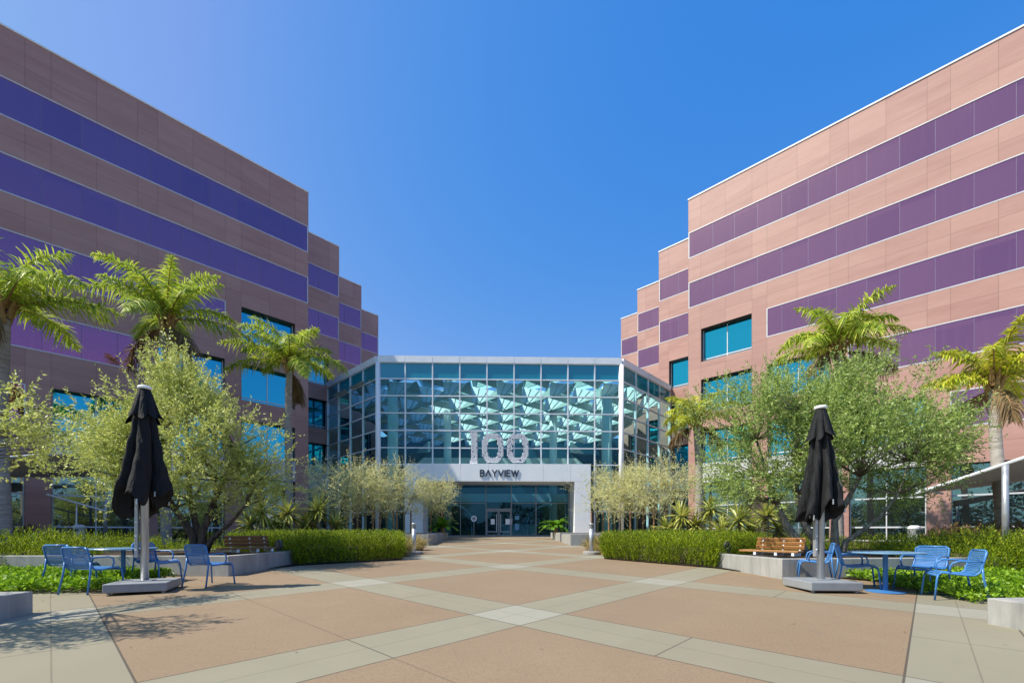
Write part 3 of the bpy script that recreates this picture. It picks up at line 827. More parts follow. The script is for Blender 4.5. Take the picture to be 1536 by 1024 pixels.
# ------------------------------------------------------------------ furniture
def chair_proto(loc, rz, label):
    r = thing('patio_chair', label, 'chair', loc, rz, 'blue metal patio chairs')
    hw = .25
    # sling: one slotted sheet that runs from the seat's front lip up into the back
    prof = [(.30, .40), (.285, .435), (.24, .45), (.1, .435), (-.05, .415), (-.14, .42), (-.2, .455), (-.235, .53), (-.255, .62)]
    def sheet(pf, name):
        b = MB()
        for (y0, z0), (y1, z1) in zip(pf, pf[1:]):
            L = math.hypot(y1 - y0, z1 - z0); n = max(1, round(L / .032))
            for k in range(n):
                f0, f1 = k / n, (k + .74) / n
                A0 = (y0 + (y1 - y0) * f0, z0 + (z1 - z0) * f0); A1 = (y0 + (y1 - y0) * f1, z0 + (z1 - z0) * f1)
                b.bar((-hw + .02, (A0[0] + A1[0]) / 2, (A0[1] + A1[1]) / 2), (hw - .02, (A0[0] + A1[0]) / 2, (A0[1] + A1[1]) / 2), math.hypot(A1[0] - A0[0], A1[1] - A0[1]), .008, (0, -(A1[1] - A0[1]), A1[0] - A0[0]))
        return b.build(name, M['blue_dark'], r)
    sheet(prof[:6], 'seat'); 
    bk = [(-.14, .42), (-.2, .455), (-.235, .53), (-.255, .62), (-.275, .72), (-.29, .8)]
    sheet(bk, 'backrest')
    b = MB()
    for s in (-1, 1): b.tube([(s * hw, .3, .40), (s * hw, .24, .452), (s * hw, -.05, .417), (s * hw, -.16, .42), (s * hw, -.215, .47), (s * hw, -.255, .62), (s * hw, -.29, .78), (s * (hw - .05), -.296, .815)], .016, 8)
    b.tube([(-hw + .05, -.296, .815), (hw - .05, -.296, .815)], .016, 8); b.tube([(-hw, .3, .402), (hw, .3, .402)], .016, 8)
    b.build('frame', M['blue_metal'], r, smooth=True)
    for s in (-1, 1):
        b = MB(); b.tube([(s * hw, .28, .43), (s * (hw + .015), .305, .36), (s * (hw + .03), .34, 0)], .015, 8); b.build('leg', M['blue_metal'], r, smooth=True)
        b = MB(); b.tube([(s * hw, -.24, .56), (s * (hw + .01), -.25, .38), (s * (hw + .03), -.32, 0)], .015, 8); b.build('leg', M['blue_metal'], r, smooth=True)
        b = MB(); b.tube([(s * hw, .14, .44), (s * (hw + .02), .15, .54), (s * (hw + .03), .12, .61), (s * (hw + .035), .04, .645), (s * (hw + .03), -.1, .64), (s * hw, -.258, .63)], .014, 8); b.build('armrest', M['blue_metal'], r, smooth=True)
    return r
def face(dx, dy): return math.atan2(dy, dx) - PI / 2
g = G(138, 888)
c0 = chair_proto(g, face(.12, 1), 'blue metal armchair at the left table, overlapping the chair at its left')
for (px, py), f, lab in [((108, 879), (.05, 1), 'blue metal armchair half hidden behind another chair, at the far left by the ground cover'),
        ((234, 872), (.97, -.1), 'blue metal armchair behind the mast of the left closed parasol'),
        ((313, 878), (.25, 1), 'blue metal armchair standing apart before the left concrete planter, away from the table'),
        ((1224, 872), (-.75, .45), 'blue metal armchair partly hidden behind the mast of the right closed parasol'),
        ((1283, 881), (.82, -.5), 'blue metal armchair left of the right table, turned to it'),
        ((1384, 885), (-.9, -.3), 'blue metal armchair right of the right table, its seat facing the camera'),
        ((1432, 898), (-.8, .42), 'blue metal armchair in side view nearest the right seat wall')]:
    dup(c0, G(px, py), face(*f), lab)
def table(loc, label, rz=0):
    r = thing('patio_table', label, 'table', loc, rz, 'round blue patio tables')
    b = MB(); b.lathe([(.5, .0), (.56, .004), (.565, .018), (.555, .03), (.45, .032)], 40, (0, 0, .70)); b.build('tabletop', M['tabletop'], r)
    b = MB(); b.box(-.03, .03, -.03, .03, .02, .7); b.build('leg', M['blue_metal'], r, bevel=.01)
    b = MB(); b.lathe([(.3, 0), (.3, .012), (.1, .03), (.07, .03)], 28); b.build('base', M['blue_metal'], r)
    return r
g = G(185, 875); table(g, 'round blue table with grey blue top behind the left closed parasol', 0)
g = G(1328, 887); table(g, 'round blue table with grey blue top among chairs right of the closed parasol', 0)

def parasol(loc, H, L, rz, seed, label, wide=1.0):
    r = thing('closed_parasol', label, 'parasol', loc, rz, 'closed black cantilever parasols')
    rn = random.Random(seed)
    ph = [rn.uniform(0, 6.28) for _ in range(6)]; NL = 8
    hem = [rn.uniform(-.42, .3) for _ in range(NL)]; fat = [rn.uniform(.75, 1.25) for _ in range(NL)]
    def lob(arr, th):
        u = (th / (2 * PI) * NL) % NL; i = int(u) % NL; f = u - int(u); f = f * f * (3 - 2 * f)
        return arr[i] * (1 - f) + arr[(i + 1) % NL] * f
    NTh, NV = 128, 34
    rows = []
    for v in range(NV + 1):
        q = v / NV; row_ = []
        for k in range(NTh + 1):
            th = 2 * PI * k / NTh
            ln = L * (1 + .42 * lob(hem, th)) + .08 * math.cos(NL * th + ph[1])
            z = H - .06 - q * ln
            tq = th + .3 * math.sin(th + ph[2]) + .16 * math.sin(2 * th + ph[5])
            fold = abs(math.cos(NL / 2 * tq + .35 * math.sin(2 * q + ph[0]) + .6 * q * q))
            fold = fold ** .7
            rad = (.085 + .37 * (q ** 1.0)) * (1 - .08 * math.sin(PI * q))
            am = .25 + .42 * q
            rr = rad * (1 - am * (1 - fold)) * (1 + (lob(fat, th) - 1) * .6 * q) * wide
            rr += .012 * math.sin(17 * q + 5 * th + ph[2]) * q + .008 * math.sin(31 * q - 9 * th)
            tw = th + .12 * math.sin(3 * q + ph[3])
            row_.append((rr * math.cos(tw), rr * math.sin(tw), z + .02 * math.sin(5 * th + ph[4]) * q))
        rows.append(row_)
    # a scalloped skirt, turned back inward at the hem
    last = rows[-1]; rows.append([(p[0] * .84, p[1] * .84, p[2] + .05) for p in last]); rows.append([(p[0] * .5, p[1] * .5, p[2] + .35) for p in last])
    b = MB(); b.grid(rows); cn = b.build('canopy', M['black'], r, smooth=True)
    rows = []
    for v in range(13):
        q = v / 12; row_ = []
        for k in range(NTh + 1):
            th = 2 * PI * k / NTh
            fold = abs(math.cos(NL / 2 * th + ph[5]))
            rad = (.085 + .175 * q ** .9) * (1 - (.1 + .34 * q) * (1 - fold ** .6))
            if q > .8: rad *= 1 + .12 * (q - .8) / .2 * fold
            z = H - .02 - q * (.62 + .12 * lob(hem, th) * 2 - .1 * (1 - fold))
            row_.append((rad * math.cos(th) * wide, rad * math.sin(th) * wide, z))
        rows.append(row_)
    b = MB(); b.grid(rows); b.build('vent_flap', M['black'], r, smooth=True)
    b = MB(); b.lathe([(.1, H - .03), (.11, H + .0), (.09, H + .025), (.03, H + .035)], 20); b.build('finial_cap', M['white'], r, smooth=True)
    b = MB(); b.tube([(0, 0, .18), (0, 0, H - .05)], .062, 16); b.build('mast', M['steel'], r, smooth=True)
    b = MB(); b.bar((-.11, -.02, .62), (-.11, -.02, H - L + .5), .05, .075); b.build('crank_arm', M['steel'], r, bevel=.008)
    rv = MB()
    for k in range(5): rv.lathe([(.012, 0), (.012, .02)], 8, (-.11, -.06, .75 + k * .25))
    rv.build('rivet', M['white'], r)
    b = MB(); b.box(-.45, .45, -.45, .45, .035, .19); b.build('base', M['steel_box'], r, bevel=.015)
    b = MB(); b.box(-.14, .14, -.14, .14, .19, .205); b.build('base_plate', M['steel'], r, bevel=.004)
    for sx in (-1, 1):
        for sy in (-1, 1):
            b = MB(); b.lathe([(.03, 0), (.03, .036)], 10, (sx * .38, sy * .38, 0)); b.build('foot', M['steel_box'], r)
    for k in range(NL):
        tip = MB(); p = last[int(k * NTh / NL)]
        tip.tube([(p[0], p[1], p[2] + .04), (p[0] * 1.01, p[1] * 1.01, p[2] - .05)], .012, 6)
        tip.build('rib_tip', M['steel'], r)
g = G(217, 886); parasol(g, 3.72, 2.12, math.radians(22), 5, 'closed black cantilever parasol on a grey ballast base among the left chairs', .95)
g = G(1231, 884); parasol(g, 3.42, 2.02, math.radians(-4), 12, 'closed black cantilever parasol on a grey ballast base among the right chairs', .9)

def bench(loc, rz, label, mat, L=1.35):
    r = thing('slatted_bench', label, 'bench', loc, rz, 'wooden benches on the planter walls')
    b = MB()
    for k in range(4): b.box(-L / 2, L / 2, -.2 + k * .105, -.2 + k * .105 + .088, .09, .135)
    b.build('seat', mat, r, bevel=.006)
    b = MB()
    for k in range(3): b.bar((-L * .33, .29 + .045 * k, .2 + k * .1), (L * .5, .29 + .045 * k, .2 + k * .1), .04, .088, (0, -.3, .95))
    b.build('backrest', mat, r, bevel=.006)
    for x in (-L * .22, L * .14, L * .42):
        b = MB(); b.bar((x, -.2, .05), (x, .28, .05), .06, .075); b.tube([(x, .22, .06), (x, .30, .14), (x, .335, .24), (x, .38, .4)], .022, 8); b.build('bracket', M['alu'], r)
a = G(1173, 868.6); c = G(1072, 850)
def bench_at(p, q, f, top, side, label, mat):
    x = p[0] + (q[0] - p[0]) * f; y = p[1] + (q[1] - p[1]) * f
    ang = math.atan2(q[1] - p[1], q[0] - p[0])
    return x, y, ang
x, y, ang = bench_at(cr, cr2, .5, TOPR, 1, '', None)
bench((x + .75, y + .15, TOPR), math.radians(-52), 'golden brown slatted wooden bench on the sunlit right planter', M['wood'])
x, y, ang = bench_at(cl, cl2, .5, TOPL, 1, '', None)
bench((x - .75, y + .35, TOPL), math.radians(50), 'dark brown slatted wooden bench on the shaded left planter', M['wood2'])
def spot(loc, rz, label):
    r = thing('garden_light', label, 'garden light', loc, rz, 'round black garden lights on the planters')
    b = MB(); b.tube([(0, -.03, .2), (0, .03, .2)], .15, 20); b.build('lamp_head', M['pot'], r, bevel=.01)
    b = MB(); b.tube([(0, 0, 0), (0, 0, .1)], .03, 8); b.build('stem', M['pot'], r)
g = W(1091, 829, 12.4); spot((g[0], g[1], TOPR - .02), .5, 'round black garden light on the right planter beside the golden brown bench')
g = W(418, 829, 12.6); spot((g[0], g[1], TOPL - .02), -.5, 'round black garden light on the left planter beside the dark brown bench')

def bollard(loc, label):
    r = thing('light_bollard', label, 'bollard', loc, 0, 'light bollards flanking the walk')
    b = MB(); b.lathe([(.32, 0), (.32, .1), (.29, .12), (.1, .12)], 28); b.build('base', M['concrete'], r)
    b = MB(); b.tube([(0, 0, .12), (0, 0, .98)], .085, 20); b.build('post', M['steel'], r, smooth=True)
    b = MB()
    for k in range(4): b.lathe([(.06, 0), (.088, .012), (.088, .022), (.06, .03)], 20, (0, 0, .985 + k * .033))
    b.build('louvre', M['steel'], r)
    b = MB(); b.lathe([(.088, 0), (.09, .05), (.07, .075), (.01, .08)], 20, (0, 0, 1.12)); b.build('cap', M['steel'], r, smooth=True)
    return r
bo = bollard(G(621, 831), 'round grey steel light bollard at the end of the left hedge')
dup(bo, G(887, 831), 0, 'round grey steel light bollard at the end of the right hedge')

def bin_(loc, label):
    r = thing('litter_bin', label, 'litter bin', loc, 0, 'steel litter bins by the ground floor windows')
    b = MB(); b.lathe([(.23, 0), (.23, .9), (.2, .92)], 20); b.build('body', M['steel'], r)
    b = MB(); b.lathe([(.235, .92), (.235, 1.0), (.12, 1.06), (.1, 1.06)], 20); b.build('lid', M['alu'], r)
    b = MB(); b.box(-.12, .12, -.24, -.2, .74, .86); b.build('opening', M['pot'], r)
g = at(1371, 19.5); bin_((g[0], g[1], g[2] + .02), 'round steel litter bin beside the pillar behind the right hedge')
g = at(119, 21); bin_((g[0], g[1], g[2] + .02), 'round steel litter bin beside the pillar behind the left hedge')

# tensile canopies at both sides
def sail(corners, label, poles, edge, extra=None):
    c = [Vector(p) for p in corners]
    base = Vector(poles[0][0]); r = thing('shade_canopy', label, 'canopy', (base.x, base.y, gz(base.y)), 0, 'white tensile shade canopies', True)
    N = 12; rows = []
    for i in range(N + 1):
        u = i / N; rw = []
        for k in range(N + 1):
            v = k / N
            p = c[0] * (1 - u) * (1 - v) + c[1] * u * (1 - v) + c[2] * u * v + c[3] * (1 - u) * v
            p = p + Vector((0, 0, -.35 * 16 * u * (1 - u) * v * (1 - v) * .4)); rw.append(p)
        rows.append(rw)
    b = MB(); b.grid(rows); m = b.build('fabric', M['sail'], r, smooth=True)
    sm = m.modifiers.new('thickness', 'SOLIDIFY'); sm.thickness = .02
    for k, ed in ((0, edge), (N, edge * .6)):
        b = MB(); b.tube([rows[i][k] for i in range(N + 1)], ed, 8); b.build('edge_tube', M['alu'], r)
    for p0, p1 in poles: 
        b = MB(); b.tube([p0, p1], .08, 12); b.build('mast', M['steel'], r, smooth=True)
    if extra:
        for p0, p1, ra in extra:
            b = MB(); b.tube([p0, p1], ra, 8); b.build('strut', M['alu'], r)
def gp(px, d): g = at(px, d); return (g[0], g[1], g[2])
sail([W(1368, 742, 16.5), W(1640, 652, 12.3), W(1760, 690, 19), W(1440, 733, 21)], 'white tensile shade canopy on a steel mast among shrubs at the right edge',
     [(gp(1508, 13.6), W(1508, 697, 13.6))], .06, [(W(1366, 731, 16.4), W(1414, 740, 16.6), .04)])
sail([W(-160, 700, 15), W(112, 678, 19), W(162, 714, 23), W(-60, 716, 22)], 'white tensile shade canopy with grey underside at the left edge',
     [(gp(158, 22), W(158, 728, 22))], .06, [(W(70, 741, 20), W(157, 766, 21.8), .05), (gp(114, 21), W(115, 756, 21), .03)])

# ------------------------------------------------------------------ plants
def hedge_geo(poly, h, n, dome=.35, sl=(.28, .48), lean=.25, leafs=18, ll=.075, lw=.013, zfun=gz, bump=.1):
    P = sample(poly, n); m = int(n * .45)
    pts = np.array([p[:2] for p in (poly if area(poly) > 0 else poly[::-1])]); nx_ = np.roll(pts, -1, 0); ln = np.linalg.norm(nx_ - pts, axis=1)
    k = RNG.choice(len(pts), m, p=ln / ln.sum()); f = RNG.uniform(0, 1, m)[:, None]; e_ = nrm(nx_[k] - pts[k])
    P[:m] = pts[k] + (nx_[k] - pts[k]) * f + np.column_stack([-e_[:, 1], e_[:, 0]]) * RNG.uniform(0, .25, m)[:, None]
    ed = edge_dist(poly, P)
    base_h = h * (1 - dome * np.clip(1 - ed / .45, 0, 1) ** 2) + bump * np.sin(P[:, 0] * 2.3) * np.cos(P[:, 1] * 1.9)
    zz = np.where(ed < .4, RNG.uniform(0, 1, n) ** .8 * base_h, base_h * RNG.uniform(.72, 1.0, n))
    z0 = np.array([zfun(y) for y in P[:, 1]])
    L = RNG.uniform(*sl, n)
    # outward lean from the centre
    cen = np.array([sum(p[0] for p in poly) / len(poly), sum(p[1] for p in poly) / len(poly)])
    out = nrm(P - cen)
    D = np.zeros((n, 3)); D[:, 2] = 1; D[:, :2] = out * (lean * np.clip(1 - ed / .5, 0, 1) * 1.6)[:, None] + RNG.normal(0, .2, (n, 2))
    D = nrm(D); S = np.column_stack([P, z0 + np.maximum(0.02, zz - L * .75)])
    return twig_leaves(S, D, L, leafs, ll, lw, .45, .08)
def plant_mesh(name, geo, mat, parent=None, origin=(0, 0, 0)):
    V, Q = geo; me = poly_mesh(name, V - np.array(origin), Q)
    return link(name, me, mat, parent, origin if parent is None else None)
def hedge(poly, h, n, label, cat='hedge', name='rosemary_hedge', mat='hedge', zf=gz, **kw):
    cx = sum(p[0] for p in poly) / len(poly); cy = sum(p[1] for p in poly) / len(poly)
    org = (cx, cy, zf(cy))
    r = thing(name, label, cat, org, 0, None, True)
    plant_mesh('foliage', hedge_geo(poly, h, n, zfun=zf, **kw), M[mat], r, org)
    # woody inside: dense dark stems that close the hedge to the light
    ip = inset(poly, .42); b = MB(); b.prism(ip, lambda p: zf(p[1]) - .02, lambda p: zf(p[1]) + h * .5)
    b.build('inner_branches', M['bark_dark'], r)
    return r
hedge(HL, .86, 8000, 'long clipped rosemary hedge left of the entrance walk', dome=.1, bump=.03)
hedge(HR, .86, 8000, 'long clipped rosemary hedge right of the entrance walk', dome=.1, bump=.03)
# strips behind the planters
hedge([(-9.2, 14.0), (-9.4, 15.2), (-13.8, 15.0), (-13.8, 14.0)], .72, 1100, 'low rosemary strip behind the dark trunked olive on the left planter', name='rosemary_strip')
hedge([(9.0, 13.8), (9.2, 15.0), (15.0, 14.8), (15.0, 13.6)], .75, 1500, 'shaded rosemary strip behind the twin olives on the right planter', name='rosemary_strip')
def mound(px, d, rx, ry, h, n, label, lift=0.0, mat='hedge', name='rosemary_bush', cat='shrub', **kw):
    g = at(px, d); poly = [(g[0] + rx * math.cos(a) * (1 + .15 * math.sin(3 * a + px)), g[1] + ry * math.sin(a)) for a in [2 * PI * k / 12 for k in range(12)]]
    hedge(poly, h, n, label, cat, name, mat, **kw)
B3 = dict(sl=(.4, .75), lean=.5, leafs=20, ll=.085, lw=.014)
mound(-30, 10.8, 1.5, 1.0, .95, 900, 'spiky rosemary bush cut by the left edge of the photo', **B3)
mound(58, 11.6, 1.1, .8, .92, 800, 'spiky rosemary bush behind the white flowered ground cover, left of the chairs', **B3)
mound(125, 13.8, 1.7, .8, .85, 800, 'spiky rosemary bush in front of the left maroon pillar', **B3)
mound(1452, 10.9, 1.1, .9, .98, 1000, 'spiky rosemary bush behind the chair nearest the right seat wall', **B3)
mound(1545, 10.6, 1.2, .9, 1.0, 900, 'spiky rosemary bush cut by the right edge of the photo', **B3)
mound(1392, 12.6, 1.3, .7, .88, 700, 'spiky rosemary bush behind the right patio table', **B3)
mound(1465, 15.8, 1.4, .8, 1.15, 500, 'rusty brown shrub at the foot of the right palm trunk', mat='rust', name='rusty_shrub', sl=(.3, .6), lean=.5, leafs=14, ll=.12, lw=.05)
mound(1560, 14.8, 1.1, .8, 1.2, 450, 'rusty brown shrub beside the right canopy mast', mat='rust', name='rusty_shrub', sl=(.3, .6), lean=.5, leafs=14, ll=.12, lw=.05)
mound(0, 17.5, 1.0, .8, 1.15, 350, 'rusty brown shrub below the palm at the left edge', mat='rust', name='rusty_shrub', sl=(.3, .6), lean=.5, leafs=14, ll=.12, lw=.05)

# flowering ground cover
def cover(poly, n, label):
    P = sample(poly, n); z = np.array([gz(y) for y in P[:, 1]]) + .04 + RNG.uniform(0, .12, n) + .04 * np.sin(P[:, 0] * 7) * np.cos(P[:, 1] * 6)
    S = np.column_stack([P, z]); D = nrm(np.column_stack([RNG.normal(0, .8, (n, 2)), np.full(n, .7)]))
    geo = twig_leaves(S, D, RNG.uniform(.06, .13, n), 4, .075, .04, .9)
    cx, cy = P.mean(0); org = (cx, cy, gz(cy))
    ob = plant_mesh('ground_cover', geo, M['cover'], None, org); stuff(ob, label, 'ground cover')
    m = max(12, n // 160); P = sample(inset(poly, .15), m); b = MB()
    for p in P:
        zz = gz(p[1]) + random.uniform(.17, .22); a = random.uniform(0, 6)
        for k in range(5):
            an = a + k * 2 * PI / 5; u = (math.cos(an), math.sin(an)); w = (-u[1], u[0]); R = .034
            b.add([(p[0], p[1], zz), (p[0] + u[0] * R * .6 + w[0] * .014, p[1] + u[1] * R * .6 + w[1] * .014, zz + .012), (p[0] + u[0] * R, p[1] + u[1] * R, zz + .008), (p[0] + u[0] * R * .6 - w[0] * .014, p[1] + u[1] * R * .6 - w[1] * .014, zz + .012)], [(0, 1, 2, 3)])
    fo = b.build('flower', M['flower'], ob, origin=org); fo['kind'] = 'stuff'
cover([G(-60, 893)[:2], G(150, 888)[:2], G(262, 868)[:2], (-9.3, 10.35), (-12.8, 10.6), (-15, 12.5)], 6500, 'bright green ground cover with small white flowers on the left')
cover([G(1300, 871)[:2], G(1335, 882)[:2], G(1400, 893)[:2], G(1475, 907)[:2], (8.6, 6.9), (12.5, 7.8), (13.5, 10.2), (12.2, 9.9), (7.7, 9.75)], 6500, 'bright green ground cover with small white flowers on the right')

def branchy(trunks, puffs, r0, mb, seed):
    """connect each puff centre to the nearest trunk node by a bent branch"""
    nodes = [Vector(p) for t in trunks for p in t[1:]]
    for c in puffs:
        c = Vector(c); best = min(nodes, key=lambda p: (p - c).length + (0 if p.z < c.z else 2.0))
        mid = best.lerp(c, .55) + Vector((random.uniform(-.12, .12), random.uniform(-.12, .12), -.06 * (c - best).length))
        mb.tube([best, mid, c], [r0, r0 * .6, r0 * .25], 5)
def broad_tree(name, label, cat, base, trunks, puffs, pr, ntw, nlf, ll, lw, leafm, barkm, group=None, tl=(.35, .8), up=.55, tr=.09):
    """trunks: polylines with radii; puffs: centres of leafy sprays"""
    r = thing(name, label, cat, base, 0, group, True)
    b = MB()
    for pts, rad in trunks: b.tube(pts, rad, 9)
    branchy([t[0] for t in trunks], puffs, tr * .3, b, 1)
    b.build('trunk', M[barkm], r, smooth=True)
    C = np.array(puffs); n = len(C) * ntw
    cen = C.mean(0); src = np.repeat(C, ntw, 0)
    out = nrm(src - cen + RNG.normal(0, .6, src.shape))
    D = nrm(out * .6 + np.array([0, 0, up]) + RNG.normal(0, .5, src.shape))
    S = src + RNG.normal(0, 1, src.shape) * np.repeat(np.broadcast_to(pr, (len(C),)), ntw)[:, None] * .5
    L = RNG.uniform(tl[0], tl[1], n)
    plant_mesh('crown', twig_leaves(S, D, L, nlf, ll, lw, .7), M[leafm], r, base)
    return r
def crown_pts(cx, cy, cz, rx, ry, rz, n, seed, gap=.5):
    rg = np.random.default_rng(seed); out = []
    ph = rg.uniform(0, 6.28, 6)
    while len(out) < n:
        u = nrm(rg.normal(size=(1, 3)))[0]; rr = rg.uniform(.25, 1) ** .5
        th = math.atan2(u[1], u[0]); k = 1 + .2 * math.sin(3 * th + ph[0]) * math.cos(2 * u[2] + ph[1]) + .12 * math.sin(5 * th + ph[2])
        p = (cx + rx * u[0] * rr * k, cy + ry * u[1] * rr * k, cz + rz * u[2] * rr * k)
        h = math.sin(p[0] * 2.1 + ph[3]) + math.sin(p[1] * 2.3 + ph[4]) + math.sin(p[2] * 2.6 + ph[5])
        if h < -gap * 1.6 and rg.random() < .85: continue
        out.append(p)
    return out
def poly3(pxs, d0, d1):
    n = len(pxs); return [W(p[0], p[1], d0 + (d1 - d0) * i / (n - 1)) for i, p in enumerate(pxs)]
# left olive: dark trunks fanning from the planter
D0 = 11.9
bx_, by_, _ = W(298, 822, D0); base = (bx_, by_, TOPL - .08)
tr = [([(bx_, by_, TOPL - .1)] + poly3([(288, 800), (262, 762), (232, 715), (222, 660)], D0, D0 - .5), [.13, .1, .075, .05, .03]),
      ([(bx_ + .1, by_, TOPL - .1)] + poly3([(304, 798), (316, 765), (335, 720), (352, 672)], D0, D0 + .3), [.13, .1, .075, .05, .03]),
      ([(bx_ + .05, by_ + .1, TOPL - .1)] + poly3([(296, 795), (285, 750), (282, 690), (280, 620)], D0 + .1, D0 + .5), [.12, .09, .07, .05, .03]),
      ([(bx_ + .15, by_ - .05, TOPL - .1)] + poly3([(318, 808), (345, 785), (368, 758), (385, 725)], D0, D0 - .3), [.1, .075, .05, .035, .025])]
pf = crown_pts(*W(268, 690, D0), 1.9, 1.7, 1.15, 72, 3, .2) + crown_pts(*W(262, 612, D0), 1.05, 1.0, .85, 36, 4, .2) + crown_pts(*W(190, 690, D0), .75, .9, 1.0, 20, 8) + crown_pts(*W(372, 722, D0), .65, .8, .5, 11, 9) + [W(262, 548, D0), W(250, 560, D0), W(392, 650, D0 + .2), W(408, 690, D0)]
broad_tree('olive_tree', 'large golden green olive with dark spreading trunks behind the left closed parasol', 'tree', base, tr, pf, .45, 22, 21, .085, .03, 'olive_gold', 'bark_dark', tl=(.35, .85))
# right olives
D1 = 12.0
bx_, by_, _ = W(1212, 830, D1)
tr = [([(bx_, by_, TOPR - .1)] + poly3([(1200, 815), (1178, 785), (1166, 755), (1150, 715), (1135, 660)], D1, D1 + .4), [.13, .11, .095, .075, .05, .03]),
      ([(bx_ + .25, by_ + .1, TOPR - .1)] + poly3([(1222, 812), (1206, 785), (1196, 745), (1190, 690), (1205, 620)], D1, D1), [.12, .1, .09, .07, .05, .03])]
pf = crown_pts(*W(1155, 660, D1 + .3), 1.75, 1.7, 1.55, 66, 13, .1) + crown_pts(*W(1205, 610, D1), 1.2, 1.0, .9, 34, 14) + crown_pts(*W(1120, 735, D1), .9, 1.0, .5, 16, 15)
broad_tree('olive_tree', 'green olive with two leaning pale trunks beside the golden brown bench on the right', 'tree', (bx_, by_, TOPR - .08), tr, pf, .4, 20, 22, .08, .028, 'olive', 'bark_olive', tl=(.35, .85))
bx_, by_, _ = W(1254, 828, D1)
tr = [([(bx_, by_, TOPR - .1)] + poly3([(1252, 805), (1252, 780), (1268, 755), (1290, 715), (1300, 650)], D1, D1 + .2), [.12, .1, .085, .07, .05, .03]),
      ([(bx_ + .15, by_, TOPR - .1)] + poly3([(1268, 812), (1292, 796), (1320, 775), (1348, 740), (1365, 690)], D1, D1 - .2), [.09, .075, .06, .05, .035, .025])]
pf = crown_pts(*W(1320, 655, D1 + .2), 1.75, 1.7, 1.6, 70, 23, .1) + crown_pts(*W(1365, 690, D1), 1.0, 1.0, 1.2, 34, 24) + crown_pts(*W(1275, 590, D1), 1.0, .9, .7, 22, 26)
broad_tree('olive_tree', 'green olive with a low side branch behind the right closed parasol and table', 'tree', (bx_, by_, TOPR - .08), tr, pf, .4, 20, 22, .08, .028, 'olive', 'bark_olive', tl=(.35, .85))
# olive whose crown enters at the left edge; its trunk stands outside the frame and it shades the paving
bx_, by_ = -8.5, 5.0
tr = [([(bx_, by_, gz(by_)), (bx_ + .1, by_, 1.0), (bx_ + .3, by_ + .1, 1.9), (bx_ + .7, by_ + .4, 2.4), (bx_ + 1.1, by_ + .8, 2.7)], [.14, .12, .1, .06, .03]),
      ([(bx_, by_, gz(by_)), (bx_ - .1, by_ + .1, 1.2), (bx_ - .1, by_ + .1, 2.2), (bx_ + .5, by_ - .2, 3.0)], [.13, .11, .08, .04])]
pf = crown_pts(-7.5, 4.8, 3.2, 1.25, 1.2, .95, 60, 33) + crown_pts(*W(20, 665, 6.5), .45, .5, .42, 14, 34) + [W(18, 600, 6.6), W(40, 615, 6.6), W(58, 645, 6.7), W(66, 662, 6.7), W(40, 700, 6.6), W(62, 612, 6.7)]
broad_tree('olive_tree', 'pale olive branches reaching in from the left edge of the photo', 'tree', (bx_, by_, gz(by_)), tr, pf, .22, 10, 14, .065, .026, 'olive_gold', 'bark_dark', tl=(.2, .45), tr=.06)

